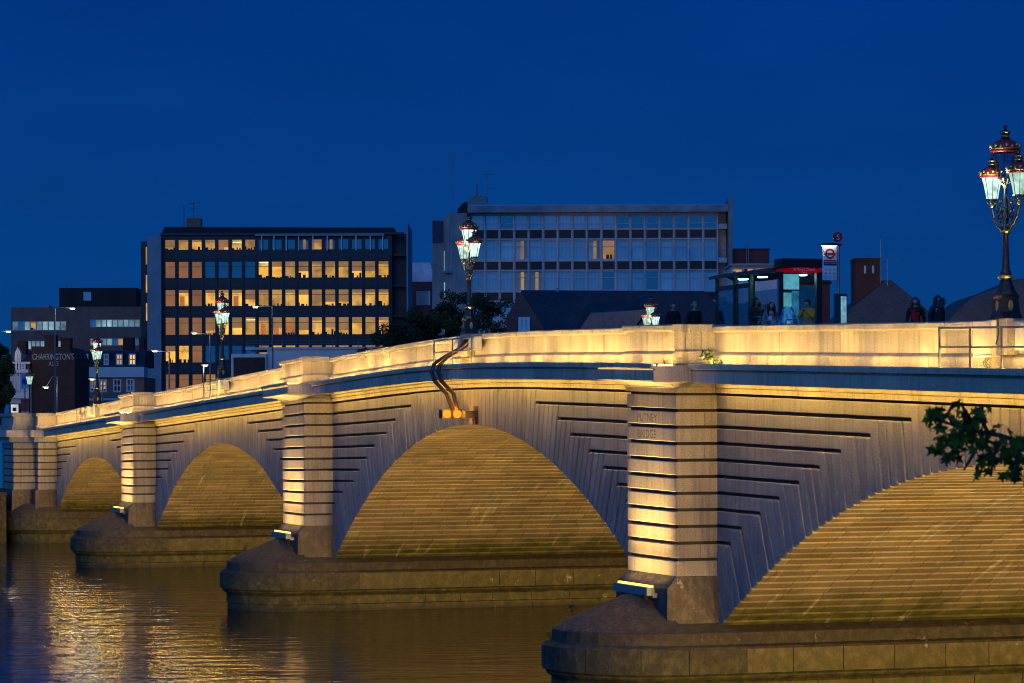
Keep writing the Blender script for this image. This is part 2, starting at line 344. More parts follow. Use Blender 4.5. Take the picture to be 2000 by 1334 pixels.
# ------------------------------------------------------------------ the bridge
bridge = thing('stone_bridge', 'long floodlit stone arch bridge crossing the river on round-nosed piers', 'bridge', (0, 0, 0))
GAP = .028
def build_arch(i, x_to=1e9):
    a, b = ARCHES[i]; mx = (a + b) / 2
    NL = {0: 7, 1: 9, 2: 11, 3: 11}[i]; NR = {0: 9, 1: 11, 2: 11, 3: 9}[i]
    xpL = {0: -107.5, 1: -68.58, 2: -24.38, 3: 24.38}[i]; xpR = {0: -68.58, 1: -24.38, 2: 24.38, 3: 68.58}[i]
    # backing body of the span (dark behind the joints), one solid per span
    xs = frange(a, b, 1.0); core = MB()
    lower = [(x, arch_z(i, x) + .16) for x in xs]; n = len(xs)
    for y in (.16, BW - .1):
        o = len(core.v)
        for (x, z) in lower: core.v += [(x, y, z), (x, y, 10.6 + h(x))]
        for k in range(n - 1): core.face([o + 2 * k, o + 2 * k + 2, o + 2 * k + 3, o + 2 * k + 1])
    o = 0; q = 2 * n
    for k in range(n - 1): core.face([2 * k, q + 2 * k, q + 2 * k + 2, 2 * k + 2])
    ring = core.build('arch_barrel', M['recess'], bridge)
    # voussoirs: arc-length stations along the intrados
    fine = frange(a, b, .05); L_ = [0]
    for k in range(1, len(fine)): L_.append(L_[-1] + math.hypot(fine[k] - fine[k - 1], arch_z(i, fine[k]) - arch_z(i, fine[k - 1])))
    nv = int(round(L_[-1] / .5)); nv += 1 - nv % 2; st = []; k = 0
    for j in range(nv + 1):
        t = L_[-1] * j / nv
        while k < len(L_) - 2 and L_[k + 1] < t: k += 1
        fr = (t - L_[k]) / (L_[k + 1] - L_[k]); st.append(fine[k] + (fine[k + 1] - fine[k]) * fr)
    def nrm(x):
        e = .02; x0, x1 = max(a, x - e), min(b, x + e)
        s_ = (arch_z(i, x1) - arch_z(i, x0)) / (x1 - x0); l = math.hypot(1, s_); return (-s_ / l, 1 / l)
    def level(x):
        left = x < mx; N = NL if left else NR; xp = xpL if left else xpR; d = (x - a) if left else (b - x)
        for n_ in sorted(END_OFF[N]):
            if d <= END_OFF[N][n_]: return n_, N, xp
        return N, N, xp
    def hit(x, lv):
        A = (x, arch_z(i, x)); nn = nrm(x); t = .3
        for _ in range(12):
            px = A[0] + nn[0] * t; t = (zc(*lv, px) - .05 - A[1]) / nn[1]
        return (A[0] + nn[0] * t, A[1] + nn[1] * t)
    rest = MB()
    for j in range(nv):
        x0, x1 = st[j], st[j + 1]; xm = (x0 + x1) / 2
        A0, A1 = (x0, arch_z(i, x0)), (x1, arch_z(i, x1)); n0, n1 = nrm(x0), nrm(x1)
        tl = math.hypot(A1[0] - A0[0], A1[1] - A0[1]); tx, tz = (A1[0] - A0[0]) / tl, (A1[1] - A0[1]) / tl
        # iterate the level at the top of the block
        px = xm
        for _ in range(6):
            lv = level(px); T = hit(xm, lv); px = .5 * px + .5 * T[0]
        lv = level(T[0]); T0, T1 = hit(x0, lv), hit(x1, lv)
        if (T0[1] - A0[1]) < .3: T0 = (A0[0] + n0[0] * .5, A0[1] + n0[1] * .5); T1 = (A1[0] + n1[0] * .5, A1[1] + n1[1] * .5)
        c = .042; g = GAP; pr_ = random.uniform(-.012, .012)
        poly = [(A0[0] + tx * (c + g) , A0[1] + tz * (c + g)), (A1[0] - tx * (c + g), A1[1] - tz * (c + g)),
                (A1[0] - tx * g + n1[0] * c, A1[1] - tz * g + n1[1] * c), (T1[0] - tx * g, T1[1] - tz * g),
                (T0[0] + tx * g, T0[1] + tz * g), (A0[0] + tx * g + n0[0] * c, A0[1] + tz * g + n0[1] * c)]
        mb = rest if xm > x_to else MB()
        o = len(mb.f); mb.slab(poly, 'y', pr_, BW, .035)
        # underside faces use the soffit stone: side faces of edges 5->0, 0->1, 1->2 of the long ring
        for fi in range(o, len(mb.f)):
            zs = [mb.v[q_][1] for q_ in mb.f[fi]]
            if max(zs) > 5 and min(zs) < 5:
                e = (fi - o - 1) % 6
                if e in (0, 1, 5): mb.mi[fi] = 1
        if mb is not rest: mb.build('voussoir', [M['spandrel'], M['soffit']], ring)
    if rest.v: tag(rest.build('voussoir_masonry', [M['spandrel'], M['soffit']], ring), kind='stuff')
    # spandrel courses either side, separated by deep horizontal channels
    wall = MB(); wall.box(a + .5, a + .9, .3, .5, Z_SPR + 3, 7.0); wall.box(b - .9, b - .5, .3, .5, Z_SPR + 3, 7.0)
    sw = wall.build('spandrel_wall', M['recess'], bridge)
    for left in (True, False):
        N = NL if left else NR; xp = xpL if left else xpR; edge = a if left else b; sg = 1 if left else -1
        E = END_OFF[N]; ks = sorted(E)
        for n_ in ks:
            d = E[n_]; up = n_ + 1
            x0 = edge - sg * .9; x1 = edge + sg * (d + .9)
            if left is False and i == 3 : continue
            p = [(x0, zc(n_, N, xp, x0) + .055), (x1, zc(n_, N, xp, x1) + .055), (x1, zc(up, N, xp, x1) - .05), (x0, zc(up, N, xp, x0) - .05)]
            if not left: p = [p[1], p[0], p[3], p[2]]
            mb = MB(); mb.slab(p, 'y', random.uniform(.03, .04), .5, .018); mb.build('spandrel_block', M['spandrel'], sw)
    # frieze bands and cornice of the span
    xs = frange(a - 2.6, b + 2.6, 1.5)
    fz = MB(); fz.sweep([(.3, 10.25), (-.03, 10.25), (-.03, 10.40), (.02, 10.405), (.02, 10.415), (-.06, 10.42), (-.07, 10.53), (-.13, 10.58), (-.15, 10.745), (.3, 10.745)], xs, h, closed=True)
    fz.build('frieze', M['parapet'], bridge)
    CP = [(.3, 10.74), (-.88, 10.74), (-.90, 10.56), (-.99, 10.56), (-1.0, 10.60), (-1.0, 10.93), (-.95, 10.95), (-.95, 10.985), (-1.10, 11.01), (-1.10, 11.10), (-1.09, 11.17), (-1.02, 11.17), (-.98, 11.11), (.3, 11.13)]
    cn = MB(); cn.sweep([(.3, 10.76), (-.80, 10.76), (-.80, 11.09), (.3, 11.09)], frange(a + .1, b - .1, 1.5), h, closed=True); co = cn.build('cornice', M['recess'], bridge)
    x = a + .1
    while x < b - .15:
        e = min(b - .1, x + random.uniform(1.9, 2.7)); e = b - .1 if b - .1 - e < .9 else e; cs_ = MB(); dy = random.uniform(-.006, .006)
        cs_.sweep([(y + (dy if y < 0 else 0), z) for y, z in CP], [x + .006, (x + e) / 2, e - .006], h, closed=True); cs_.build('cornice_stone', M['cornice'], co); x = e
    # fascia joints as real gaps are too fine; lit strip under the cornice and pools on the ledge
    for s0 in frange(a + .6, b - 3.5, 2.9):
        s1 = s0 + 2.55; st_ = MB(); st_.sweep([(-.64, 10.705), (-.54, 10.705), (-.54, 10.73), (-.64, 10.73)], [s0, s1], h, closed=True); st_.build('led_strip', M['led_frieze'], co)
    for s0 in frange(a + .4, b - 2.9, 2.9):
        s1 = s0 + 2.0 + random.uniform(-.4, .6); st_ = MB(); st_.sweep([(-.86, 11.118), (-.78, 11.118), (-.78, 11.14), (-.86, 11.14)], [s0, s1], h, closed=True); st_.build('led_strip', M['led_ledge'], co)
WARM = (1.0, .62, .2)
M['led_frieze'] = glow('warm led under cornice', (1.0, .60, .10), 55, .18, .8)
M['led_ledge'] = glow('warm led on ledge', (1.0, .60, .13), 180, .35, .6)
M['led_pier'] = glow('warm led at pier foot', (1.0, .58, .08), 3.2)
M['led_side'] = glow('warm led beside refuge', (1.0, .60, .12), 190); M['led_thin'] = glow('thin led line', (1.0, .60, .15), 1.0)

for i in (0, 1, 2): build_arch(i)
build_arch(3, 52)

def parapet_run(x0, x1, y0=0.0, name_far=False):
    w = MB(); w.sweep([(y0 + .06, 11.16), (y0 + .50, 11.16), (y0 + .50, 12.10), (y0 + .06, 12.10)], frange(x0, x1, 2), h, closed=True)
    core = w.build('parapet', M['stone'], bridge)
    x = x0
    while x < x1 - .05:
        e = min(x1, x + random.uniform(1.35, 1.75));  e = x1 if x1 - e < .5 else e
        b_ = MB(); b_.sweep([(.07, 11.155), (-.13, 11.155), (-.13, 11.42), (-.11, 11.45), (0.0, 11.53), (.07, 11.53)], [x + .008, e - .008], h, closed=True); b_.build('base_stone', M['parapet'], core); x = e
    x = x0
    while x < x1 - .05:
        e = min(x1, x + random.uniform(1.7, 2.6)); e = x1 if x1 - e < .8 else e
        b_ = MB(); dy = random.uniform(-.006, .006)
        b_.sweep([(.07, 11.54), (dy, 11.54), (dy, 12.14), (.07, 12.14)], [x + .007, e - .007], h, closed=True); b_.build('parapet_stone', M['parapet'], core); x = e
    x = x0
    while x < x1 - .05:
        e = min(x1, x + random.uniform(1.5, 2.1)); e = x1 if x1 - e < .6 else e
        b_ = MB(); b_.sweep([(.62, 12.10), (-.04, 12.145), (-.10, 12.16), (-.15, 12.19), (-.15, 12.33), (-.10, 12.36), (.62, 12.38)], [x + .006, e - .006], h, closed=True); b_.build('coping_stone', M['parapet'], core); x = e
for (a, b) in ARCHES: parapet_run(a - .285, b + .285)
# far parapet, seen only from elsewhere
fp = MB(); fp.sweep([(BW - .6, 11.1), (BW, 11.1), (BW, 12.2), (BW + .1, 12.33), (BW - .7, 12.33), (BW - .6, 12.2)], frange(-118, 80, 4), h, closed=True); fp.build('parapet', M['stone'], bridge)
dk = MB(); dk.sweep([(.45, 10.62), (BW - .55, 10.62), (BW - .55, 11.2), (.45, 11.2)], frange(-118, 80, 4), h, closed=True); dk.build('deck_slab', M['stone'], bridge)

def nose(R, yc, y1, n=14):
    """plan outline (x,y): round nose upstream, straight flanks to y1"""
    pts = [(R, y1)] + [(R * math.cos(-math.pi * k / n), yc + R * 1.0 * math.sin(-math.pi * k / n)) for k in range(n + 1)] + [(-R, y1)]
    return pts[::-1]
def build_pier(xp, N, light=True):
    hp = h(xp)
    # tidal plinth: stacked outlines
    P = MB(); prof = [(3.05, -1.45, -1.2), (3.05, -1.45, .30), (3.10, -1.45, .33), (3.10, -1.45, .70), (3.16, -1.43, .76), (3.30, -1.42, .84), (3.36, -1.41, .90), (3.36, -1.41, .95), (3.46, -1.40, 1.02), (3.46, -1.40, 1.78), (3.40, -1.40, 1.84), (3.16, -1.42, 1.90), (3.14, -1.42, 2.26), (3.08, -1.42, 2.30)]
    rows = []
    for R, yc, z in prof:
        o = len(P.v); pts = nose(R, yc, BW - .4); P.v += [(xp + x, y, z) for x, y in pts]; rows.append((o, len(pts)))
    for (o, n), (o2, _) in zip(rows, rows[1:]):
        for k in range(n): P.face([o + k, o + (k + 1) % n, o2 + (k + 1) % n, o2 + k])
    core = P.build('pier', M['low'], bridge)
    # facing stones of the plinth: long courses round the nose and along the flank towards the camera side
    def course(Ra, yc, za, zb, n0, skip=0):
        path = [(Ra, BW - .6 - .5 * k) for k in range(53)]; path = [q for q in path if q[1] > yc] + [(Ra * math.cos(-math.pi * k / 28), yc + Ra * math.sin(-math.pi * k / 28)) for k in range(29)]
        L_ = [0]
        for q0, q1 in zip(path, path[1:]): L_.append(L_[-1] + math.hypot(q1[0] - q0[0], q1[1] - q0[1]))
        def P_(t):
            k = 0
            while k < len(L_) - 2 and L_[k + 1] < t: k += 1
            f_ = (t - L_[k]) / (L_[k + 1] - L_[k]); return (path[k][0] + (path[k + 1][0] - path[k][0]) * f_, path[k][1] + (path[k + 1][1] - path[k][1]) * f_)
        t = random.uniform(-.6, 0)
        while t < L_[-1] - .3:
            w_ = random.uniform(1.5, 2.0); t0, t1 = max(0, t) + .012, min(L_[-1], t + w_) - .012; mb = MB(); st = [P_(t0 + (t1 - t0) * k / 4) for k in range(5)]
            pr_ = .035 + random.uniform(-.008, .008)
            for (x, y) in st:
                nx, ny = (1, 0) if y >= yc else (x / Ra, (y - yc) / Ra)
                for d_, z in ((-.05, za), (pr_, za), (pr_, zb), (-.05, zb)): mb.v.append((xp + x + nx * d_, y + ny * d_, z))
            for k in range(4):
                for q in range(4): mb.face([k * 4 + q, (k + 1) * 4 + q, (k + 1) * 4 + (q + 1) % 4, k * 4 + (q + 1) % 4])
            mb.face([0, 1, 2, 3]); mb.face([16, 17, 18, 19]); mb.build('plinth_stone', M['flank' if st[2][1] > .3 else 'low'], core); t += w_
    course(3.46, -1.40, 1.03, 1.77, 0); course(3.10, -1.45, .345, .69, 1); course(3.05, -1.45, -.4, .29, 2)
    # weathered cap of the cutwater, rising in a half cone to the pilaster foot
    C_ = MB(); rings = 10; n = 28; o = 0; rj = random.Random(int(abs(xp) * 10))
    for k in range(rings + 1):
        t = k / rings; R = 3.08 * (1 - t) + .25 * t; z = 2.30 + 1.22 * (t ** .9)
        for q in range(n + 1):
            a_ = -math.pi * q / n; yy = -1.42 + R * math.sin(a_) * (1 if t < 1 else .6)
            C_.v.append((xp + R * math.cos(a_), yy + (rj.uniform(-.03, .03) if 0 < k < rings else 0), z + (rj.uniform(-.03, .03) if 0 < k < rings else 0)))
    for k in range(rings):
        for q in range(n): C_.face([k * (n + 1) + q, k * (n + 1) + q + 1, (k + 1) * (n + 1) + q + 1, (k + 1) * (n + 1) + q])
    C_.build('cutwater_cap', M['low'], core, smooth=True)
    c2 = MB(); c2.slab([(xp - 3.07, 2.29), (xp + 3.07, 2.29), (xp + 2.5, 2.52), (xp - 2.5, 2.52)], 'y', -1.45, BW - .5); c2.build('springing_ledge', M['low'], core)
    # pilaster foot with bevelled top
    f = MB(); x0, x1 = xp - 2.33, xp + 2.33
    f.v += [(x0 - .06, -1.74, 2.3), (x1 + .06, -1.74, 2.3), (x1 + .06, .3, 2.3), (x0 - .06, .3, 2.3), (x0, -1.70, 3.62), (x1, -1.70, 3.62), (x1, .3, 3.62), (x0, .3, 3.62), (xp - 2.22, -1.36, 3.99), (xp + 2.22, -1.36, 3.99), (xp + 2.22, .3, 3.99), (xp - 2.22, .3, 3.99)]
    for q in (0, 4):
        for k in range(4): f.face([q + k, q + (k + 1) % 4, q + 4 + (k + 1) % 4, q + 4 + k])
    f.face([8, 9, 10, 11]); f.face([3, 2, 1, 0])
    f.build('pilaster_foot', M['foot'], core)
    # shaft: recessed core and proud courses
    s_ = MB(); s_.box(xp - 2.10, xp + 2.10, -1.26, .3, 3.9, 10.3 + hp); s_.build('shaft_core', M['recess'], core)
    for n_ in range(N):
        zb = lambda x: zc(n_, N, xp, x) + (.0 if n_ == 0 else .05); zt = lambda x: zc(n_ + 1, N, xp, x) - .05
        ysp = random.choice((-.55, -.85, -.4)) if n_ % 2 else None
        segs = [(-1.36, ysp), (ysp, .28)] if ysp else [(-1.36, .28)]
        for k, (ya, yb) in enumerate(segs):
            mb = MB(); e = .006 if k else 0
            p = [(xp - 2.2, zb(xp - 2.2)), (xp + 2.2, zb(xp + 2.2)), (xp + 2.2, zt(xp + 2.2)), (xp - 2.2, zt(xp - 2.2))]
            mb.slab(p, 'y', ya + e, yb - (.006 if k == 0 and ysp else 0), .022); mb.build('course_block', M['block'], core)
    # capital mouldings following the road gradient
    def sl(name, xa, xb, prof, mat):
        b_ = MB(); b_.sweep(prof, [xa, xb], h, closed=True); return b_.build(name, mat, core)
    sl('capital', xp - 2.24, xp + 2.24, [(.25, 10.25), (-1.39, 10.25), (-1.40, 10.40), (-1.46, 10.42), (.25, 10.42)], M['block'])
    cp = MB(); x0, x1 = xp - 2.25, xp + 2.25
    for y, z, e in ((-1.42, 10.42, 0), (-1.60, 10.54, .12), (-1.95, 10.60, .30)):
        cp.v += [(x0 - e, y, z + h(x0)), (x1 + e, y, z + h(x1)), (x1 + e, .2, z + h(x1)), (x0 - e, .2, z + h(x0))]
    for q in (0, 4):
        for k in range(4): cp.face([q + k, q + (k + 1) % 4, q + 4 + (k + 1) % 4, q + 4 + k])
    cp.face([8, 9, 10, 11]); cp.face([3, 2, 1, 0]); cp.build('capital', M['block'], core)
    en = sl('entablature', xp - 2.62, xp + 2.62, [(.25, 10.60), (-2.22, 10.60), (-2.25, 10.64), (-2.25, 10.96), (-2.20, 10.98), (-2.20, 11.01), (-2.34, 11.03), (-2.34, 11.17), (-2.27, 11.17), (-2.23, 11.11), (.25, 11.13)], M['cornice'])
    if light: sl('led_line', xp - 2.5, xp + 2.45, [(-2.26, 10.975), (-2.205, 10.975), (-2.205, 11.0), (-2.26, 11.0)], M['led_thin'])
    # refuge parapet projecting over the pilaster
    rf = sl('refuge', xp - 2.0, xp + 2.0, [(-1.30, 11.15), (-.92, 11.15), (-.92, 12.15), (-1.30, 12.15)], M['stone'])
    def rp(name, xa, xb, prof): b_ = MB(); b_.sweep(prof, [xa, xb], h, closed=True); b_.build(name, M['parapet'], rf)
    rp('base_stone', xp - 2.26, xp + 2.26, [(.05, 11.155), (-1.50, 11.155), (-1.50, 11.45), (-1.48, 11.48), (-1.38, 11.56), (.05, 11.56)])
    for xa, xb in ((xp - 2.14, xp - .55), (xp - .54, xp + 2.14)): rp('parapet_stone', xa, xb, [(-1.0, 11.57), (-1.38, 11.57), (-1.38, 12.175), (-1.0, 12.175)])
    for xa, xb in ((xp - 2.14, xp - 1.76), (xp + 1.76, xp + 2.14)):
        rp('parapet_stone', xa, xb, [(-.45, 11.57), (-.99, 11.57), (-.99, 12.175), (-.45, 12.175)]); rp('parapet_stone', xa, xb, [(.4, 11.57), (-.44, 11.57), (-.44, 12.175), (.4, 12.175)])
    for xa, xb in ((xp - 2.27, xp - 1.0), (xp - .99, xp + .8), (xp + .81, xp + 2.27)): rp('coping_stone', xa, xb, [(-.9, 12.16), (-1.42, 12.175), (-1.51, 12.22), (-1.51, 12.36), (-1.46, 12.395), (-.85, 12.405), (-.85, 12.26)])
    for xa, xb in ((xp - 2.27, xp - 1.65), (xp + 1.65, xp + 2.27)): rp('coping_stone', xa, xb, [(.5, 12.176), (-.86, 12.176), (-.86, 12.40), (.5, 12.40)])
    # LED pools on the entablature ledge light the refuge
    for xa in (xp - 2.3, xp - .5, xp + 1.1):
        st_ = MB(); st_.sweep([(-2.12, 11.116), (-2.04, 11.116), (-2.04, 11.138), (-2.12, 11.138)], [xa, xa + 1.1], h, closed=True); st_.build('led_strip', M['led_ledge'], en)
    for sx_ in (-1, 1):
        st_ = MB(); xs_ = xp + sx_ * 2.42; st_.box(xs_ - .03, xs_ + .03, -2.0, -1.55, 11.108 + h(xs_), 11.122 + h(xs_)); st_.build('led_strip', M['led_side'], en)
    if light:
        fx = thing('pier_floodlight', {24.38: 'blue steel strip floodlight at the foot of the lettered pier', -24.38: 'strip floodlight at the foot of the pier left of the amber lights', -68.58: 'strip floodlight at the foot of the pier nearest the river wall', 68.58: 'strip floodlight on the pier beyond the leafy branch'}[xp], 'floodlight', (xp, -1.98, 3.5), 0, 'strip floodlights at the pier feet')
        b_ = MB(); b_.box(-1.55, 1.55, -.12, .14, -.13, .13); b_.box(-1.5, -1.4, .1, .3, -.2, -.05); b_.box(1.4, 1.5, .1, .3, -.2, -.05)
        b_.build('housing', M['steel_blue'], fx, local=True)
        b_ = MB(); b_.box(-1.5, 1.5, .02, .12, .131, .19); b_.build('lamp_strip', M['led_pier'], fx, local=True)
        area('flood_lamp', (xp, -2.02, 3.72), (xp, -1.50, 9.8), 3.6, .14, 255, (1, .62, .16), fx, math.radians(58)); area('flood_lamp', (xp, -2.10, 3.70), (xp, -1.36, 5.6), 3.4, .1, 115, (1, .62, .15), fx, math.radians(140))
    return core
M['steel_blue'] = plain('weathered steel housing', (.20, .23, .28), .5, .2, .3, 9)
cores = {}
for xp, N in PIERS: cores[xp] = build_pier(xp, N)
# thin raised letters, their dark colour standing in for the shade of carving
c1 = cores[24.38]
def lay_letters(xp, N, core, rows):
    for n_, txt in rows:
        z = zc(n_, N, xp, xp) + .14; sl_ = math.atan((zc(n_, N, xp, xp + 1) - zc(n_, N, xp, xp - 1)) / 2)
        o = text('lettering', txt, .36, (xp - .35, -1.3605, z), (math.pi / 2, -sl_, 0), M['letter'], core, 1.35, .002)
lay_letters(24.38, 11, c1, ((9, 'PUTNEY'), (8, 'BRIDGE')))
lay_letters(-24.38, 11, cores[-24.38], ((8, '1886'),))
# floodlights under the arches, on the river piers' ledges
M['flood_face'] = glow('flood lens', (1, .7, .3), 6)
def soffit_flood(x, y, tx, tz, power, size, lab, spread=math.pi):
    fx = thing('arch_floodlight', lab, 'floodlight', (x, y, 1.92), 0, 'floodlights under the arches')
    b_ = MB(); b_.box(-.12, .12, -.45, .45, .1, .34); b_.box(-.05, .05, -.3, -.2, 0, .12); b_.box(-.05, .05, .2, .3, 0, .12); b_.build('housing', M['steel'], fx, local=True)
    area('flood_lamp', (x - .14, y, 1.92 + .22), (tx, y + (1.0 if y > 1 else -.3), tz), size, .25, power, (1, .62, .18), fx, spread)
for i, (a, b) in enumerate(ARCHES):
    lab = ['far narrow arch', 'arch between the two unlettered piers', 'central arch under the amber lights', 'arch behind the leafy branch'][i]
    hw = (b - a) / 2; mx = (a + b) / 2; tz = CROWN + h(mx) - 1.2
    k = (hw / 21.95) ** 2
    for y, pw in ((3.2, 4700), (10.5, 5700), (19, 6800)):
        soffit_flood(b - .78, y, mx - hw * .35, tz, pw * k * (1.5 if i == 3 else 1.0), 1.0, {3.2: 'floodlight nearest the river face inside the ', 10.5: 'floodlight midway through the vault of the ', 19: 'floodlight deepest inside the '}[y] + lab)
    soffit_flood(b - .80, -.75, a, 7.2, 150 * k, .8, 'small floodlight at the mouth of the ' + lab, math.radians(28))
# ------------------------------------------------------------------ abutment on the far bank
def abut_block(core, xa, xb, ya, yb, N, xp, z0=4.0):
    for n_ in range(N):
        z_b = zc(n_, N, xp, xp) + (.05 if n_ else 0); z_t = zc(n_ + 1, N, xp, xp) - .05
        sp = ya + (yb - ya) * random.choice((.3, .45, .62)) if n_ % 2 else ya + (yb - ya) * .18
        for y0, y1 in ((ya, sp - .006), (sp + .006, yb)):
            mb = MB(); mb.box(xa, xb, y0, y1, z_b, z_t); mb.build('course_block', M['block'], core)
ab = MB(); ab.box(-112.8, -105.5, -1.26, BW - 1, 1.0, 10.0 + h(-107)); ab.box(-112.8, -106.85, -2.9, -1.2, 1.0, 10.0 + h(-107)); abut = ab.build('abutment', M['recess'], bridge)
abut_block(abut, -108.5, -105.4, -1.36, .3, 7, -107.5); abut_block(abut, -112.9, -106.75, -3.0, -1.37, 7, -107.5)
b_ = MB(); b_.box(-108.6, -105.2, -1.6, .3, 2.3, 3.99); b_.build('pilaster_foot', M['foot'], abut)
b_ = MB(); b_.box(-113, -106.6, -3.15, -1.61, 2.3, 3.99); b_.build('pilaster_foot', M['foot'], abut)
b_ = MB(); hx = h(-107)
b_.box(-108.6, -105.0, -1.7, .3, 10.25 + hx, 10.6 + hx); b_.box(-113.3, -106.4, -3.35, -1.7, 10.25 + hx, 10.6 + hx); b_.build('capital', M['block'], abut)
b_ = MB(); b_.box(-108.6, -104.8, -2.0, .3, 10.6 + hx, 11.12 + hx); b_.box(-113.5, -106.2, -3.6, -2.0, 10.6 + hx, 11.12 + hx); b_.build('entablature', M['cornice'], abut)
for nm, za, zb, e in (('base_stone', 11.13, 11.5, .12), ('parapet_stone', 11.51, 12.15, 0), ('coping_stone', 12.16, 12.4, .14)):
    b_ = MB(); b_.box(-107.9 - e, -105.3 + e, -1.4 - e, .4, za + hx, zb + hx); b_.build(nm, M['parapet'], abut)
    b_ = MB(); b_.box(-113 - e, -106.7 + e, -3.0 - e, -1.42 - e, za + hx, zb + hx); b_.build(nm, M['parapet'], abut)
P = MB(); prof = [(-1.2, .0), (.70, .0), (.78, .10), (.92, .22), (1.0, .34), (1.8, .34), (1.88, .2), (2.3, .12), (2.9, -.9)]; rows = []
for z, e in prof:
    pts = [(-104.6 + e, BW - 1), (-104.6 + e, -.7)] + [(-107.2 + (2.6 + e) * math.cos(-math.pi / 2 * k / 8), -.7 + (2.6 + e) * math.sin(-math.pi / 2 * k / 8)) for k in range(1, 9)] + [(-112.5, -3.3 - e), (-112.5, BW - 1)]
    o = len(P.v); P.v += [(x, y, z) for x, y in pts]; rows.append(o); nn = len(pts)
for o, o2 in zip(rows, rows[1:]):
    for k in range(nn): P.face([o + k, o + (k + 1) % nn, o2 + (k + 1) % nn, o2 + k])
P.face([rows[-1] + k for k in range(nn)]); P.build('plinth', M['low'], abut)
# river wall running away from the abutment
rw = MB(); rw.box(-118, -105.55, -90, -3.72, -1.2, 3.55)
river_wall = tag(rw.build('river_wall', M['recess']), 'coursed stone river wall beside the bridge abutment at the far bank', 'wall')
z = -.3; row = 0
while z < 3.5:
    y = -3.74 - (.33 if row % 2 else 0)
    if row % 2: mb = MB(); mb.box(-105.6, -105.42, -4.06, -3.74, z + .012, z + .48); mb.build('stone', M['low'], river_wall)
    for k in range(9):
        w_ = random.uniform(.75, 1.1); mb = MB(); mb.slab([(y - w_ + .012, z + .012), (y - .012, z + .012), (y - .012, z + .485), (y - w_ + .012, z + .485)], 'x', -105.40 + random.uniform(-.02, .02), -105.6, .02)
        mb.build('stone', M['low'], river_wall); y -= w_
    z += .5; row += 1
b_ = MB(); b_.box(-118, -105.3, -90, -3.7, 3.56, 3.82); b_.build('coping_stone', M['low'], river_wall)

# ------------------------------------------------------------------ ground, river, road
def sheet(name, pts, mat, kind='structure'):
    mb = MB(); mb.add(pts, [tuple(range(len(pts)))]); return tag(mb.build(name, mat), kind=kind)
sheet('far_bank_ground', [(-113, -3000, 3.5), (-118, -3000, 3.5), (-118, -4.2, 3.5), (-113, -4.2, 3.5)], M['earth'])
gb = MB(); gb.add([(-112.9, -4.1, 7.9), (-112.9, 3000, 7.9), (-3000, 3000, 7.9), (-3000, -3000, 7.9), (-117.9, -3000, 7.9), (-117.9, -4.1, 7.9)], [(0, 1, 2, 3, 4, 5)])
gb.add([(-112.9, 26, 7.9), (-112.9, 3000, 7.9), (-112.9, 3000, -1), (-112.9, 26, -1)], [(0, 1, 2, 3)]); gb.add([(-117.9, -4.1, 7.9), (-117.9, -3000, 7.9), (-117.9, -3000, 3), (-117.9, -4.1, 3)], [(0, 1, 2, 3)])
tag(gb.build('bank_terrace', M['earth']), kind='structure')
nb = MB(); nb.box(103.5, 600, -600, -3, -1, 7.15); tag(nb.build('near_bank_ground', M['earth']), kind='structure')
t = NT('slow brown river'); pos = t.n('NewGeometry').outputs['Position']
mp = t.n('Mapping'); mp.vector_type = 'TEXTURE'; mp.inputs['Rotation'].default_value = (0, 0, math.atan2(FWD.y, FWD.x)); t.l(pos, mp.inputs[0])
n1 = t.noise(t.mapping(mp.outputs[0], (1.0, .40, 1)), 1.1, 3, .5); n2 = t.noise(t.mapping(mp.outputs[0], (.22, .10, 1)), 1.0, 3); n3 = t.noise(t.mapping(mp.outputs[0], (3.6, 1.4, 1)), 1.0, 2)
hh = t.math('ADD', t.math('ADD', t.math('MULTIPLY', n1, 1.0), t.math('MULTIPLY', n2, 1.6)), t.math('MULTIPLY', n3, .16))
patch = t.rng(t.noise(t.mapping(mp.outputs[0], (.05, .018, 1)), 1.0, 3), .4, .62, .07, .12)
t.bsdf((.022, .016, .009), patch, hh, spec=.5, bstr=1.0, bdist=.066); M['water'] = t.m
wv = MB(); wv.add([(-117, -1500, 0), (104, -1500, 0), (104, 1500, 0), (-117, 1500, 0)], [(0, 1, 2, 3)]); tag(wv.build('river', M['water']), kind='structure')
# pale wakes trailing from the pier noses on the ebb
t = NT('thin foam'); oc_ = t.n('NewGeometry').outputs['Position']; tr_ = t.n('BsdfTransparent'); df_ = t.n('BsdfDiffuse'); df_.inputs[0].default_value = (.55, .48, .38, 1); mx_ = t.n('MixShader')
t.l(t.math('MULTIPLY', t.rng(t.noise(t.mapping(oc_, (1.2, 4.0, 1)), 1.0, 4), .45, .7, 0, 1), .55), mx_.inputs[0]); t.l(tr_.outputs[0], mx_.inputs[1]); t.l(df_.outputs[0], mx_.inputs[2]); t.l(mx_.outputs[0], t.out.inputs[0]); M['foam'] = t.m
for (wx, wy, ln) in ((-25.2, -4.5, 9.0), (-69.3, -4.5, 9.0)):
    w_ = MB(); n_ = 14
    for k in range(n_ + 1):
        f_ = k / n_; c_ = Vector((wx, wy, .006)) - RIGHT * (ln * f_) + FWD * (1.2 * f_ * f_); wd = .35 * math.sin(math.pi * min(1, .12 + f_ * .88)) + .03; w_.v += [tuple(c_ - FWD * wd), tuple(c_ + FWD * wd)]
    for k in range(n_): w_.face([2 * k, 2 * k + 2, 2 * k + 3, 2 * k + 1])
    tag(w_.build('wake_foam', M['foam'], fix=False), 'thin pale wake foam trailing from a pier nose', 'foam', kind='stuff')
FOOT = lambda x: 11.40 + h(x)
xs = frange(-116, 80, 2.5)
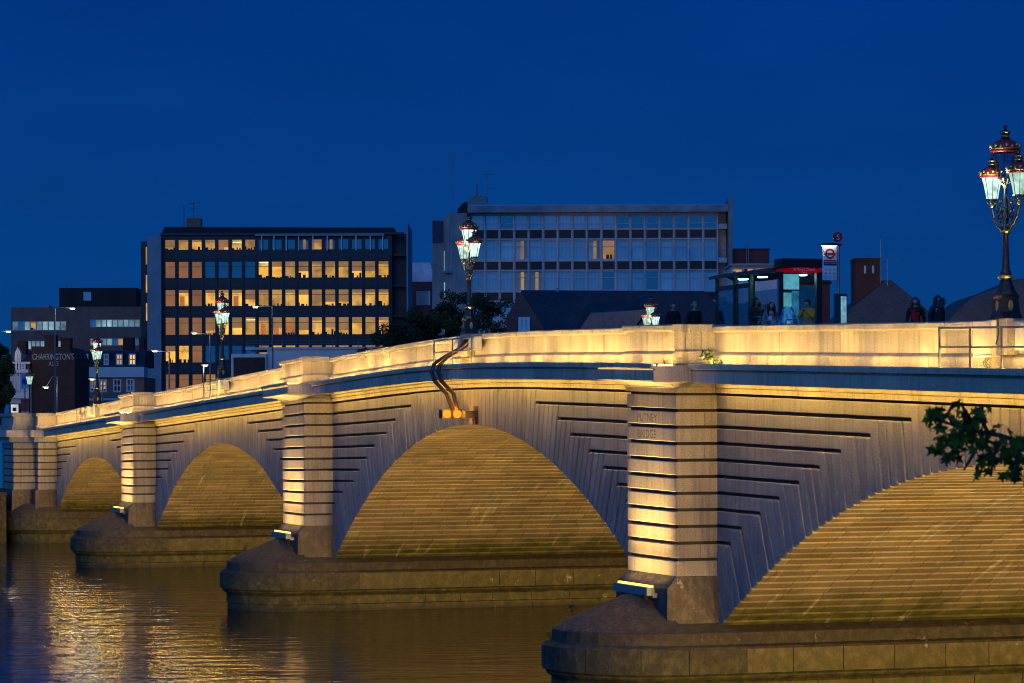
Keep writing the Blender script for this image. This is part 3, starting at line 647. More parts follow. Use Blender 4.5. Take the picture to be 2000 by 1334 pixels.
r_ = MB(); r_.sweep([(4.3, 11.27), (BW / 2, 11.36), (BW - 4.9, 11.27)], xs, h); tag(r_.build('road', M['asphalt']), kind='structure')
for nm, ya, yb in (('near_pavement', .46, 4.3), ('far_pavement', BW - 4.9, BW - .62)):
    p_ = MB(); p_.sweep([(ya, 11.21), (yb, 11.21), (yb, 11.40), (ya, 11.40)], xs, h, closed=True); tag(p_.build(nm, M['pave']), kind='structure')
M['paint'] = plain('white road paint', (.75, .75, .72), .7)
lm = MB()
for x in frange(-110, 76, 6):
    lm.sweep([(BW / 2 - .07, 11.366), (BW / 2 + .07, 11.366)], [x, x + 3], h)
tag(lm.build('road_markings', M['paint']), kind='structure')

# ------------------------------------------------------------------ ornate triple lanterns on the parapet
M['lens'] = glow('lit lantern glass', (.66, 1.0, .84), 1.05, .5, 5)
M['bulb'] = glow('lantern lamp', (.8, 1.0, .85), 22)
M['stonelit'] = M['parapet']
def lantern(root, cx, cy, z, s, lamp=True):
    n = 8; rt = math.pi / 8
    g = MB(); g.lathe([(.145 * s, 0), (.165 * s, .14 * s), (.205 * s, .34 * s), (.262 * s, .545 * s)], (cx, cy, z), n, 0, rt); gl = g.build('lantern_glass', M['lens'], root, local=True)
    fr = MB()
    for k in range(n):
        a = rt + 2 * math.pi * k / n
        fr.tube([(cx + r * math.cos(a), cy + r * math.sin(a), z + q) for r, q in ((.15 * s, 0), (.17 * s, .14 * s), (.21 * s, .34 * s), (.268 * s, .55 * s))], .010 * s, 4)
    fr.lathe([(.02, -.05 * s), (.17 * s, -.02 * s), (.165 * s, .012 * s), (.14 * s, .012 * s)], (cx, cy, z), n, 0, rt); fr.build('glazing_bars', M['iron'], gl, local=True)
    cr_ = MB(); z1 = z + .54 * s
    cr_.lathe([(.255 * s, 0), (.315 * s, .015 * s), (.318 * s, .075 * s), (.30 * s, .09 * s), (.285 * s, .14 * s), (.235 * s, .215 * s), (.15 * s, .27 * s), (.09 * s, .29 * s)], (cx, cy, z1), 16, 0)
    hd = cr_.build('lantern_hood', M['red'], root, smooth=True, local=True)
    gd = MB(); gd.lathe([(.319 * s, .06 * s), (.330 * s, .075 * s), (.322 * s, .092 * s), (.30 * s, .094 * s)], (cx, cy, z1), 16)
    for k in range(16):
        a = 2 * math.pi * k / 16; gd.ball((cx + .312 * s * math.cos(a), cy + .312 * s * math.sin(a), z1 + (.115 + .03 * (k % 2)) * s), .036 * s, 5)
    gd.build('gilt_cresting', M['gold'], hd, local=True)
    nk = MB(); nk.lathe([(.095 * s, .285 * s), (.105 * s, .30 * s), (.085 * s, .315 * s), (.08 * s, .40 * s), (.12 * s, .42 * s), (.115 * s, .44 * s), (.05 * s, .475 * s), (.03 * s, .50 * s), (.001, .505 * s)], (cx, cy, z1), 10)
    nk.ball((cx, cy, z1 + .545 * s), .042 * s, 8); nk.build('chimney', M['iron'], hd, local=True)
    gr = MB(); gr.lathe([(.086 * s, .33 * s), (.092 * s, .345 * s), (.086 * s, .36 * s)], (cx, cy, z1), 10); gr.build('gilt_ring', M['gold'], hd, local=True); gr = MB(); gr.lathe([(.122 * s, .41 * s), (.127 * s, .425 * s), (.12 * s, .438 * s)], (cx, cy, z1), 10); gr.build('gilt_ring', M['gold'], hd, local=True)
    ho = MB()
    for k in range(4):
        a = math.pi / 4 + math.pi / 2 * k; ho.tube([(cx + r * math.cos(a), cy + r * math.sin(a), z + q) for r, q in ((.15 * s, -.01), (.13 * s, -.08 * s), (.05 * s, -.13 * s), (.03 * s, -.19 * s))], .014 * s, 5)
    ho.ball((cx, cy, z - .2 * s), .045 * s, 6); ho.build('gilt_holder', M['gold'], gl, local=True)
def make_lamp():
    r = thing('bridge_lamp', 'x', 'street lamp', (0, 0, 0), 0, 'triple lanterns along the bridge')
    b_ = MB(); b_.box(-.42, .42, -.34, .34, 0, .09); b_.lathe([(.50, .09), (.46, .13), (.46, .17), (.40, .50), (.42, .53), (.44, .57), (.41, .60)], (0, 0, 0), 4, 0, math.pi / 4)
    b_.lathe([(.001, .6), (.40, .60), (.31, .70), (.24, .84), (.20, .95), (.17, .97), (.17, 1.0)], (0, 0, 0), 8)
    ped = b_.build('pedestal', M['iron'], r, local=True); ped.scale = (.80, .80, 1)
    g_ = MB()
    for a in range(4):
        c_, s_ = math.cos(a * math.pi / 2), math.sin(a * math.pi / 2); n_ = 10; d = .325
        vs = [(c_ * (d) - s_ * (.085 * math.cos(2 * math.pi * k / n_)), s_ * (d) + c_ * (.085 * math.cos(2 * math.pi * k / n_)), .33 + .135 * math.sin(2 * math.pi * k / n_)) for k in range(n_)]
        vs += [(v[0] * .8, v[1] * .8, v[2]) for v in vs]
        g_.add(vs, [tuple(range(n_))] + [(k, (k + 1) % n_, n_ + (k + 1) % n_, n_ + k) for k in range(n_)])
    g_.build('gilt_medallion', M['gold'], ped, local=True)
    pl = MB(); pl.lathe([(.32, .63), (.27, .72), (.235, .8), (.21, .86)], (0, 0, .012), 8); pl.build('skirt_panel', M['bronze'], ped, local=True)
    c_ = MB(); c_.lathe([(.15, .98), (.20, 1.03), (.19, 1.08), (.13, 1.12), (.15, 1.17), (.12, 1.2), (.10, 1.24), (.072, 1.9), (.07, 2.12), (.11, 2.16), (.12, 2.2), (.07, 2.25), (.05, 3.0), (.04, 3.45)], (0, 0, 0), 12); c_.build('column', M['iron'], r, smooth=True, local=True)
    g_ = MB(); g_.lathe([(.201, 1.02), (.212, 1.05), (.195, 1.085)], (0, 0, 0), 12); g_.build('gilt_ring', M['gold'], r, local=True); g_ = MB(); g_.lathe([(.121, 2.15), (.13, 2.18), (.12, 2.21)], (0, 0, 0), 12); g_.build('gilt_ring', M['gold'], r, local=True)
    for sg in (-1, 1):
        a_ = MB(); a_.tube([(0, 0, 2.2), (.18 * sg, 0, 2.24), (.42 * sg, 0, 2.36), (.62 * sg, 0, 2.56), (.72 * sg, 0, 2.78), (.72 * sg, 0, 2.86)], [.05, .048, .042, .04, .036, .04], 8)
        for q in range(3):
            cx, cz, R = (.30 + .02 * q) * sg, 2.52 + q * .2, .13 - .022 * q
            a_.tube([(cx + R * (1 - k / 16) * math.cos(k * .75) * sg, 0, cz + R * (1 - k / 16) * math.sin(k * .75)) for k in range(13)], .022, 5)
        a_.tube([(.05 * sg, 0, 2.35), (.2 * sg, 0, 2.5), (.16 * sg, 0, 2.72), (.28 * sg, 0, 2.9), (.05 * sg, 0, 3.1)], .02, 5); a_.tube([(.70 * sg, 0, 2.8), (.5 * sg, 0, 2.9), (.4 * sg, 0, 2.75), (.46 * sg, 0, 2.68)], .018, 5)
        a_.ball((.12 * sg, 0, 2.3), .075, 6); a_.build('bracket_arm', M['iron'], r, local=True)
        lantern(r, .72 * sg, 0, 3.04, 1.0)
    st_ = MB(); st_.ball((0, 0, 2.55), .09, 8, 0, 1.3); st_.ball((0, 0, 2.8), .07, 8); st_.tube([(0, 0, 3.3), (.1, 0, 3.38), (.16, 0, 3.5)], .03, 6); st_.tube([(0, 0, 3.3), (-.1, 0, 3.38), (-.16, 0, 3.5)], .03, 6); st_.build('scrollwork', M['iron'], r, local=True)
    lantern(r, 0, 0, 3.52, 1.18)
    return r
M['bronze'] = plain('weathered bronze skirt', (.20, .15, .10), .5, .3, .3, 8)
M['lantern_pt'] = None
lamp0 = make_lamp()
LAMPS = [(46.2, -.02, 'ornate triple lantern beside the cabinets behind the cage railing, three women near it'), (.4, -.02, 'ornate triple lantern above the amber navigation lights'), (-46.3, -.02, 'ornate triple lantern in front of the lit office block'),
         (-87.0, -.02, 'ornate triple lantern in front of the red brick terrace'), (-46.5, BW - .2, 'ornate triple lantern on the opposite parapet beside two dark-coated walkers')]
for k, (x, y, lab) in enumerate(LAMPS):
    o = lamp0 if k == 0 else copy_tree(lamp0); o.location = (x, y - .06, 12.40 + h(x)); o['label'] = lab
    p_ = MB(); p_.box(x - .5, x + .5, y - .30, y + .6, 11.50 + h(x), 12.396 + h(x)); p_.build('lamp_pier', M['parapet'], bridge)
    d = bpy.data.lights.new('lantern_light', 'POINT'); d.energy = 55; d.color = (.85, 1, .88); d.shadow_soft_size = .2
    q = bpy.data.objects.new('lantern_light', d); COL.objects.link(q); q.parent = o; q.location = (0, -.45, 3.35)

M['lens_off'] = glass('unlit lantern glass', (.6, .75, .85), .12)
top_g = [c_ for c_ in lamp0.children if c_.name.startswith('lantern_glass')][-1]; top_g.data = top_g.data.copy(); top_g.data.materials[0] = M['lens_off']   # its top lamp is out
# ------------------------------------------------------------------ cage railings, cabinets, navigation lights
def railing(x, span, lab, nposts=3):
    r = thing('cage_railing', lab, 'railing', (x, -.98, 11.14 + h(x)), 0, 'maintenance railings on the ledge'); sl = (h(x + span) - h(x)) / span
    for k in range(nposts):
        xx = span * k / (nposts - 1); p_ = MB(); p_.tube([(xx, 0, sl * xx), (xx, 0, sl * xx + 1.06)], .032, 6); p_.box(xx - .06, xx + .06, -.06, .06, sl * xx, sl * xx + .04); p_.build('post', M['steel_dk'], r, local=True)
    for zz in (.55, 1.04):
        p_ = MB(); p_.tube([(-.02, 0, zz), (span + .02, 0, zz + sl * span)], .03, 6); p_.build('rail', M['steel_dk'], r, local=True)
M['steel_dk'] = plain('weathered steel tube', (.11, .12, .15), .5, .25, .4, 10)
railing(44.3, 5.1, 'grey tube railing round the cabinets below the lantern by the three women', 4); railing(-1.55, 5.2, 'tube railing below the lantern above the amber lights')
railing(-47.0, 3.5, 'tube railing below the lantern in front of the office block'); railing(-90.0, 3.4, 'tube railing below the lantern by the brick terrace')
def cabinet(x, w, d, zb, zt, mat, lab, side=True):
    c_ = thing('cabinet', lab, 'cabinet', (x, -.17, zb + h(x)), 0, 'electrical cabinets on the parapet')
    b_ = MB(); b_.slab([(0, 0), (w, 0), (w, zt - zb), (0, zt - zb)], 'y', -d, .02, .015); b_.build('case', M[mat], c_, local=True)
    b_ = MB(); b_.box(-.02, .0, -d * .7, 0, .03, zt - zb - .03); b_.box(w * .05, w * .95, -d - .012, -d + .002, .05, .07); b_.build('hinge_strip', M['steel_dk'], c_, local=True)
cabinet(45.15, 1.0, .30, 11.42, 12.34, 'box', 'cream painted cabinet fixed to the parapet beside the near lantern')
cabinet(47.4, 1.3, .3, 11.62, 12.24, 'grey', 'grey louvred cabinet right of the near lantern pedestal')
cabinet(-.9, .9, .26, 11.6, 12.3, 'box', 'cream cabinet left of the bent conduits'); cabinet(1.5, .8, .28, 11.72, 12.24, 'grey', 'grey cabinet right of the bent conduits')
cabinet(-46.4, .9, .26, 11.6, 12.3, 'box', 'cream cabinet behind the railing in front of the office block'); cabinet(-45.0, .7, .28, 11.7, 12.24, 'grey', 'grey cabinet behind the railing in front of the office block')
cabinet(-88.9, .9, .26, 11.6, 12.3, 'box', 'cream cabinet behind the railing by the brick terrace'); cabinet(-87.9, .7, .28, 11.7, 12.24, 'grey', 'grey cabinet behind the railing by the brick terrace')
for k, (xa, lab) in enumerate(((45.3, 'black cable hanging below the cream cabinet'), (46.25, 'black cable curving down the lantern pedestal'))):
    c_ = MB(); z0 = h(xa)
    if k == 0:
        for q in range(3): c_.tube([(xa + .3 + .08 * q, -.3, 11.44 + z0), (xa + .25 + .1 * q, -.4, 11.3 + z0), (xa + .3 + .13 * q, -.35, 11.17 + z0)], .014, 5)
    else: c_.tube([(xa, -.32, 12.4 + z0), (xa + .02, -.33, 12.0 + z0), (xa - .12, -.33, 11.75 + z0), (xa - .3, -.36, 11.6 + z0), (xa - .9, -.4, 11.66 + z0)], .02, 5)
    tag(c_.build('cable', M['iron']), lab, 'cable')
nv = thing('navigation_light', 'pair of amber navigation lights on bent conduits below the middle of the bridge', 'light', (.4, -.5, 9.2))
for k, dx in enumerate((0, .30, .95, 1.25)):
    p_ = MB(); p_.tube([(.75 + dx * .9, -.34, 12.15), (.2 + dx * .9, -.42, 11.85), (-.75 + dx * .9, -.9, 11.45), (-1.0 + dx, -1.2, 11.2), (-1.05 + dx, -1.27, 10.9), (-.8 + dx, -1.2, 10.5), (-.35 + dx, -.85, 10.0), (-.05 + dx * .8, -.75, 9.5), (0 + dx * .75, -.70, 9.34)], .052, 7)
    p_.build('conduit', M['pipe'], nv, smooth=True)
M['amber'] = glow('amber lamp', (1.0, .25, .012), 1.9)
for k, cy_ in enumerate((-1.02, -.58)):
    c_ = MB(); c_.box(-.1, .35, cy_ - .19, cy_ + .19, 9.02, 9.38); cs = c_.build('lamp_case', M['pipe'], nv)
    c_ = MB(); c_.lathe([(.17, 0), (.165, .05), (.12, .10), (.06, .13), (.001, .135)], (0, 0, 0), 14); l_ = c_.build('amber_lens', M['amber'], cs, smooth=True, local=True); l_.rotation_euler = (0, math.pi / 2, 0); l_.location = (.352, cy_, 9.2)
c_ = MB(); c_.box(.75, 1.2, -.5, -.02, 9.02, 9.32); c_.tube([(1.1, -.12, 9.0), (1.1, -.1, 8.75)], .07, 6); c_.box(.8, 1.35, -.04, .03, 8.8, 9.5); c_.build('mounting_bracket', M['pipe'], nv)
d = bpy.data.lights.new('amber_glow', 'POINT'); d.energy = 90; d.color = (1, .40, .04); d.shadow_soft_size = .15
q = bpy.data.objects.new('amber_glow', d); COL.objects.link(q); q.parent = nv; q.location = (.35, -.45, .05)
M['hoodlamp'] = glow('hood lamp', (.95, .98, 1), 5); M['flag'] = plain('white flag face', (.8, .8, .82), .5, .03); M['flagred'] = plain('flag red', (.55, .015, .015), .5, .05)
M['bluetile'] = plain('pale blue tile', (.25, .55, .75), .5); M['pinktile'] = plain('pink tile', (.7, .5, .5), .5); M['teal'] = plain('teal frame', (.01, .05, .07), .4)
M['poster_pale'] = glow('lit timetable', (.25, .55, .72), .5, .4, 6); M['maroon'] = plain('dark maroon box', (.03, .008, .01), .6)
M['signred_glow'] = glow('name board red with added glow', (.8, .01, .035), .20, .1)  # weak glow added to the red so the board reads brighter
M['film'] = glass('crinkled plastic film', (.75, .8, .85), .38, .18)
# ------------------------------------------------------------------ bus stop
M['black'] = plain('black powder coat', (.012, .013, .015), .45, .2); M['glass'] = glass('clear glass', (.80, .88, .88), .10)
M['white'] = plain('white sign face', (.75, .75, .76), .5, .03); M['signred'] = plain('sign red', (.55, .012, .02), .45, .05); M['navy'] = plain('navy strip', (.02, .03, .09), .5, .1)
M['cyan_lamp'] = glow('cool shelter lamp', (.35, 1.0, .92), 24); M['poster'] = glow('backlit timetable', (.12, .55, .72), .55, .35, 3); M['poster2'] = glow('backlit map', (.03, .22, .48), .5, .4, 5)
sx, zf = 24.85, FOOT(24.85)
bs = thing('bus_shelter', 'black glass bus shelter with red name board and lit ceiling lamps on the bridge', 'bus shelter', (sx, 2.25, zf)); x0, x1 = -3.25, 3.2
rf = MB(); prof = []
for k in range(9):
    t_ = k / 8; prof.append((-.95 + 1.8 * t_, 2.46 + .22 * math.sin(math.pi * (.15 + .75 * t_))))
n_ = len(prof); vs = []
for k, x in enumerate(frange(x0, x1, .6)):
    e = max(0, 1 - (x - x0) / 1.3); sh = 1 - .55 * e * e
    for y, z in prof: vs.append((x, y * sh, z - .0 + .06 * e))
    for y, z in reversed(prof): vs.append((x, y * sh, z + .07 + .03 * (1 - e)))
K = len(frange(x0, x1, .6)); R_ = 2 * n_
rf.add(vs, [(k * R_ + i, (k + 1) * R_ + i, (k + 1) * R_ + (i + 1) % R_, k * R_ + (i + 1) % R_) for k in range(K - 1) for i in range(R_)] + [tuple(range(R_)), tuple((K - 1) * R_ + i for i in reversed(range(R_)))])
roof = rf.build('roof', M['black'], bs, local=True)
for (x, y) in ((-.6, -.35), (.9, -.3), (2.3, -.1), (2.3, .45)):
    l_ = MB(); l_.lathe([(.001, 0), (.16, 0), (.17, .03)], (x, y, 2.50), 14); l_.build('ceiling_lamp', M['cyan_lamp'], roof, local=True)
for x in (-1.9, 1.0, 2.6):
    pass
for (x, y, w_) in ((-2.2, -.62, .04), (-.6, -.62, .07), (.7, -.62, .06), (3.1, -.62, .05), (3.1, .66, .09), (-2.2, .66, .05), (.7, .66, .05)):
    p_ = MB(); p_.box(x - w_, x + w_, y - w_, y + w_, 0, 2.62); p_.build('post', M['black'], bs, local=True)
p_ = MB(); p_.box(-2.2, .7, -.655, -.585, 2.2, 2.34); p_.build('header_rail', M['black'], bs, local=True)
for (xa, xb, ya, yb) in ((-2.14, -.68, -.625, -.61), (-.52, .63, -.625, -.61), (.77, 3.04, .655, .67), (-2.14, .63, .655, .67)):
    p_ = MB(); p_.box(xa, xb, ya, yb, .25, 2.2); p_.build('glass_panel', M['glass'], bs, local=True)
p_ = MB(); p_.box(3.09, 3.105, .05, .56, .25, 2.15); p_.build('glass_panel', M['glass'], bs, local=True)
ps = MB(); ps.box(3.06, 3.12, -.55, .02, .35, 2.52); pan = ps.build('timetable_case', M['black'], bs, local=True)
for (za, zb, mt, ya, yb) in ((2.02, 2.5, 'poster', -.53, 0.0), (.4, 1.92, 'poster', -.53, -.26), (.4, 1.98, 'poster2', -.25, 0.0)):
    p_ = MB(); p_.box(3.121, 3.126, ya, yb, za, zb); p_.build('timetable_sheet', M[mt], pan, local=True)
p_ = MB(); p_.box(3.121, 3.127, -.53, -.26, 1.925, 1.985); p_.build('timetable_heading', M['signred'], pan, local=True)
fa = MB(); n_ = 12; top = [(-.86 + 1.72 * k / n_, 2.60 + .10 * math.sin(math.pi * k / n_) ** .6) for k in range(n_ + 1)]; bot = [(y, 2.60 - .075 * math.sin(math.pi * k / n_) ** .6) for k, (y, z) in enumerate(top)]
fa.slab(bot + top[::-1][1:-1], 'x', 3.34, 3.2); fas = fa.build('name_board', M['signred_glow'] if 'signred_glow' in M else M['signred'], bs, local=True)
text('lettering', "St Mary's Church", .105, (3.346, .08, 2.605), (math.pi / 2, 0, math.pi / 2), M['white'], fas, 1, .001); text('lettering', 'Stop S', .07, (3.346, .08, 2.53), (math.pi / 2, 0, math.pi / 2), M['white'], fas, 1, .001)
p_ = MB(); p_.box(2.6, 3.3, -.62, .72, 2.70, 2.98); p_.build('roof_box', M['maroon'] if 'maroon' in M else M['black'], bs, local=True)
p_ = MB(); p_.box(-1.9, 2.2, .35, .55, .62, .67); p_.box(-1.5, -1.44, .42, .5, 0, .62); p_.box(1.6, 1.66, .42, .5, 0, .62); p_.build('perch_bench', M['signred'], bs, local=True)
# stop flag
fx = 32.6; fl = thing('bus_stop_sign', 'tall bus stop post with roundel flag and letter S disc', 'sign', (fx, 1.5, FOOT(fx)))
p_ = MB(); p_.tube([(0, 0, 0), (0, 0, 3.35)], .05, 8); p_.build('post', M['steel'], fl, local=True)
p_ = MB(); p_.box(-.03, .03, -.50, -.07, 2.28, 3.28); fp_ = p_.build('flag_panel', M['flag'] if 'flag' in M else M['white'], fl, local=True)
p_ = MB(); p_.slab([(-.60, 3.30), (.04, 3.30), (.04, 3.34), (-.2, 3.38), (-.55, 3.35)], 'x', -.1, .16); hood = p_.build('hood', M['black'], fl, local=True)
p_ = MB(); p_.box(-.02, .13, -.55, -.1, 3.288, 3.298); p_.build('hood_lamp', M['hoodlamp'], hood, local=True)
def ring(mb, cy, cz, ro, ri, x, n=28):
    vs = [(x, cy + r * math.cos(2 * math.pi * k / n), cz + r * math.sin(2 * math.pi * k / n)) for r in (ri, ro) for k in range(n)]
    mb.add(vs, [(k, (k + 1) % n, n + (k + 1) % n, n + k) for k in range(n)])
def disc(mb, cy, cz, r, x, n=24): mb.add([(x, cy + r * math.cos(2 * math.pi * k / n), cz + r * math.sin(2 * math.pi * k / n)) for k in range(n)], [tuple(range(n))])
p_ = MB(); ring(p_, -.285, 3.06, .155, .10, .0335); p_.box(.031, .036, -.47, -.10, 3.03, 3.09); rd = p_.build('roundel', M['flagred'], fp_, local=True)
p_ = MB(); p_.box(.031, .035, -.49, -.08, 2.835, 2.875); p_.build('red_band', M['flagred'], fp_, local=True)
p_ = MB(); p_.box(.031, .035, -.49, -.08, 2.71, 2.82); nb_ = p_.build('navy_band', M['navy'], fp_, local=True)
text('lettering', "St Mary's Church", .05, (.037, -.285, 2.765), (math.pi / 2, 0, math.pi / 2), M['white'], nb_, 1, .001)
for r_i, row in enumerate((('14', '22', '74'), ('85', '93', '430'))):
    for c_i, tx in enumerate(row): text('lettering', tx, .085, (.033, -.42 + .135 * c_i, 2.56 - .115 * r_i), (math.pi / 2, 0, math.pi / 2), M['navy'], fp_, 1, .001)
for k in range(3):
    p_ = MB(); p_.box(.031, .034, -.49 + .14 * k, -.37 + .14 * k, 2.30, 2.41); p_.build('tile', M[('bluetile', 'bluetile', 'pinktile')[k]], fp_, local=True)
p_ = MB(); p_.lathe([(.001, -.02), (.15, -.02), (.15, .02), (.001, .02)], (0, 0, 0), 24); dsk = p_.build('letter_disc', M['flagred'], fl, local=True); dsk.rotation_euler = (0, math.pi / 2, 0); dsk.location = (0, -.02, 3.56)
text('lettering', 'S', .24, (.024, -.02, 3.475), (math.pi / 2, 0, math.pi / 2), M['white'], fl, 1, .002)
p_ = MB(); p_.box(-.05, .05, -.13, .26, .95, 1.88); cs = p_.build('timetable_case', M['teal'], fl, local=True)
p_ = MB(); p_.box(.051, .056, .05, .23, .98, 1.80); p_.build('timetable_sheet', M['poster_pale'], cs, local=True)

# ------------------------------------------------------------------ people
SKIN = [plain('skin %d' % k, c, .55, .08, 0, 8, False) for k, c in enumerate(((.48, .30, .22), (.42, .25, .18), (.30, .18, .13)))]
HAIR = [plain('hair dark', (.015, .010, .008), .45, .3, 0, 30), plain('hair brown', (.05, .025, .014), .45, .3, 0, 30), plain('hair sandy', (.22, .14, .09), .5, .3, 0, 30)]
def cloth(name, c): return plain(name, c, .85, .18, 0, 14)
def skin_tube(mb, pts, rad, n=8, mi=0): mb.tube(pts, rad, n, mi)
def person(name_label, x, y, facing, height=1.7, top=(.02, .02, .025), inner=None, legs=(.02, .022, .03), hair=0, long=False, sk=0, arm='down', lean=0.0, prop=None, head_down=0.0, z=None, group='people on the bridge', bulk=1.0):
    k = height / 1.7; zz = FOOT(x) if z is None else z
    r = thing('person', name_label, 'person', (x, y, zz), facing, group)
    # body: one skinned surface from a jointed skeleton (local x = forward, y = left)
    V, E_, R = [], [], []
    def vtx(p, rad, par=None):
        V.append(Vector(p) * k); R.append(rad * k if isinstance(rad, (int, float)) else (rad[0] * k, rad[1] * k))
        if par is not None: E_.append((par, len(V) - 1))
        return len(V) - 1
    L_ = lean
    pel = vtx((0, 0, .92), .14); wst = vtx((L_ * .3, 0, 1.08), .135, pel); ch = vtx((L_ * .7, 0, 1.28), .155, wst); sh_ = vtx((L_, 0, 1.40), .11, ch)
    nk = vtx((L_ + .01, 0, 1.47), .055, sh_); hd0 = vtx((L_ + .03 + head_down * .04, 0, 1.53), .05, nk)
    for s in (-1, 1):
        hp_ = vtx((0, .09 * s, .86), .10, pel); kn = vtx((.02 + .05 * s, .10 * s, .48), .065, hp_); an = vtx((-.02 + .10 * s, .10 * s, .09), .045, kn); vtx((.11 + .10 * s, .11 * s, .045), .04, an)
        so = vtx((L_, .17 * s, 1.39), .075, sh_)
        if arm == 'down' or (arm == 'one' and s > 0): el, wr = (L_ - .03, .24 * s, 1.12), (L_ + .05, .25 * s, .88)
        elif arm == 'mouth': el, wr = (L_ + .16, .26 * s, 1.17), (L_ + .22, .05 * s, 1.42)
        else: el, wr = (L_ + .02, .25 * s, 1.13), (L_ + .26, .12 * s, 1.12)
        e_ = vtx(el, .055, so); w_ = vtx(wr, .034, e_); dv = (Vector(wr) - Vector(el)).normalized(); vtx(tuple(Vector(wr) + dv * .07), (.036, .02), w_)
    me = bpy.data.meshes.new('b'); me.from_pydata([tuple(v) for v in V], E_, []); ob = bpy.data.objects.new('b', me); COL.objects.link(ob)
    md = ob.modifiers.new('s', 'SKIN')
    for i_, rd_ in enumerate(R):
        rr = rd_ if isinstance(rd_, tuple) else (rd_, rd_); q_ = bulk if .95 * k < V[i_].z < 1.45 * k else 1
        me.skin_vertices[0].data[i_].radius = (rr[0] * q_, rr[1] * q_)
    me.skin_vertices[0].data[0].use_root = True
    sb = ob.modifiers.new('u', 'SUBSURF'); sb.levels = 1
    dg = bpy.context.evaluated_depsgraph_get(); dg.update(); bm_ = bpy.data.meshes.new_from_object(ob.evaluated_get(dg)); bpy.data.objects.remove(ob)
    mb = MB(); mb.v = [tuple(v.co) for v in bm_.vertices]; jz0 = .90 * k
    ends = [v for v in V]
    for p in bm_.polygons:
        c = p.center; mi = 0
        if c.z < .10 * k: mi = 3
        elif c.z < jz0 and abs(c.y) < .19 * k: mi = 2
        elif c.z > 1.445 * k and abs(c.y) < .12 * k: mi = 1
        elif inner and c.x > (L_ + .06) * k and abs(c.y) < .065 * k and c.z > 1.0 * k: mi = 4
        mb.face(list(p.vertices), mi)
    # head with brow, nose, chin, ears (same mesh)
    hx, hz = (L_ + .055 + head_down * .06) * k, 1.60 * k; o = len(mb.v); nn, mm = 14, 10; pit = head_down * .6
    for a in range(mm + 1):
        th = math.pi * a / mm
        for b in range(nn):
            ph = 2 * math.pi * b / nn; px, py, pz = math.sin(th) * math.cos(ph), math.sin(th) * math.sin(ph), math.cos(th)
            X = px * .098; Y = py * (.075 if pz > -.3 else .062); Z = pz * .118
            if px > .9 and -.25 < pz < .2: X += .022
            if px > .6 and pz < -.6: X += .012
            if abs(py) > .93 and abs(pz) < .35: Y *= 1.16
            X, Z = X * math.cos(pit) + Z * math.sin(pit), -X * math.sin(pit) + Z * math.cos(pit)
            mb.v.append((hx + X * k, Y * k, hz + Z * k))
    for a in range(mm):
        for b in range(nn): mb.face([o + a * nn + b, o + a * nn + (b + 1) % nn, o + (a + 1) * nn + (b + 1) % nn, o + (a + 1) * nn + b], 1)
    for s in (-1, 1):      # fingers
        if arm == 'down' or (arm == 'one' and s > 0): w, dv = Vector((L_ + .06, .25 * s, .80)), Vector((.1, 0, -1))
        elif arm == 'mouth': w, dv = Vector((L_ + .23, .035 * s, 1.47)), Vector((.1, -.25 * s, .7))
        else: w, dv = Vector((L_ + .33, .09 * s, 1.12)), Vector((1, -.3 * s, 0))
        dv.normalize(); sd = dv.cross(Vector((1, 0, 0)) if abs(dv.x) < .8 else Vector((0, 0, 1))).normalized()
        for f_i, ln in enumerate((.07, .08, .075, .06)):
            b0 = w + sd * (-.027 + .018 * f_i); mb.tube([b0 * k, (b0 + dv * ln * .6 + Vector((.012, 0, 0))) * k, (b0 + dv * ln + Vector((.03, 0, 0))) * k], [.009 * k, .0085 * k, .007 * k], 5, 1)
        b0 = w - dv * .045 - sd * .03; mb.tube([b0 * k, (b0 - sd * .025 + dv * .03) * k, (b0 - sd * .03 + dv * .06) * k], [.011 * k, .010 * k, .008 * k], 5, 1)
    body = mb.build('body', [cloth('jacket', top), SKIN[sk], cloth('trousers', legs), M['black'], cloth('shirt', inner or top)], r, True, True)
    ey = MB()
    for s in (-1, 1): ey.ball((hx + (.088 * math.cos(pit)) * k, .032 * s * k, hz + (.012 - .09 * math.sin(pit)) * k), .011 * k, 6)
    ey.build('eyes', M['black'], r, True, True); ey = MB(); ey.box(hx + .088 * k, hx + .098 * k, -.022 * k, .022 * k, hz - .066 * k - .06 * pit * k, hz - .058 * k - .06 * pit * k); ey.build('mouth', M['lip'], r, local=True)
    hr = MB(); o = 0; rows_ = 7
    for a in range(rows_ + 1):
        th = math.pi * .62 * a / rows_
        for b in range(14):
            ph = 2 * math.pi * b / 14; fr = math.cos(ph); t2 = th * (.62 if fr > .5 else (.85 if fr > 0 else 1.0))
            w_ = 1 + .05 * math.sin(b * 2.3 + a)
            hr.v.append((hx + (-.012 + math.sin(t2) * fr * .112 * w_) * k, math.sin(t2) * math.sin(ph) * .094 * w_ * k, hz + (math.cos(t2) * .135) * k))
    for a in range(rows_):
        for b in range(14): hr.face([a * 14 + b, a * 14 + (b + 1) % 14, (a + 1) * 14 + (b + 1) % 14, (a + 1) * 14 + b])
    if long:
        for b in range(11):
            ph = math.pi * (.42 + 1.16 * b / 10); cx, sy_ = math.cos(ph) * .088, math.sin(ph) * .088; dr = random.uniform(.26, .36) if long is True else long
            hr.tube([((hx + cx * k), sy_ * k, hz + .05 * k), (hx + (cx * 1.15 - .01) * k, sy_ * 1.2 * k, hz - .06 * k), (hx + (cx * 1.1 - .01) * k, sy_ * 1.25 * k, hz - (.05 + dr * .6) * k), (hx + (cx - .005) * k, sy_ * 1.1 * k, hz - (.03 + dr) * k)], [.035 * k, .038 * k, .034 * k, .012 * k], 6)
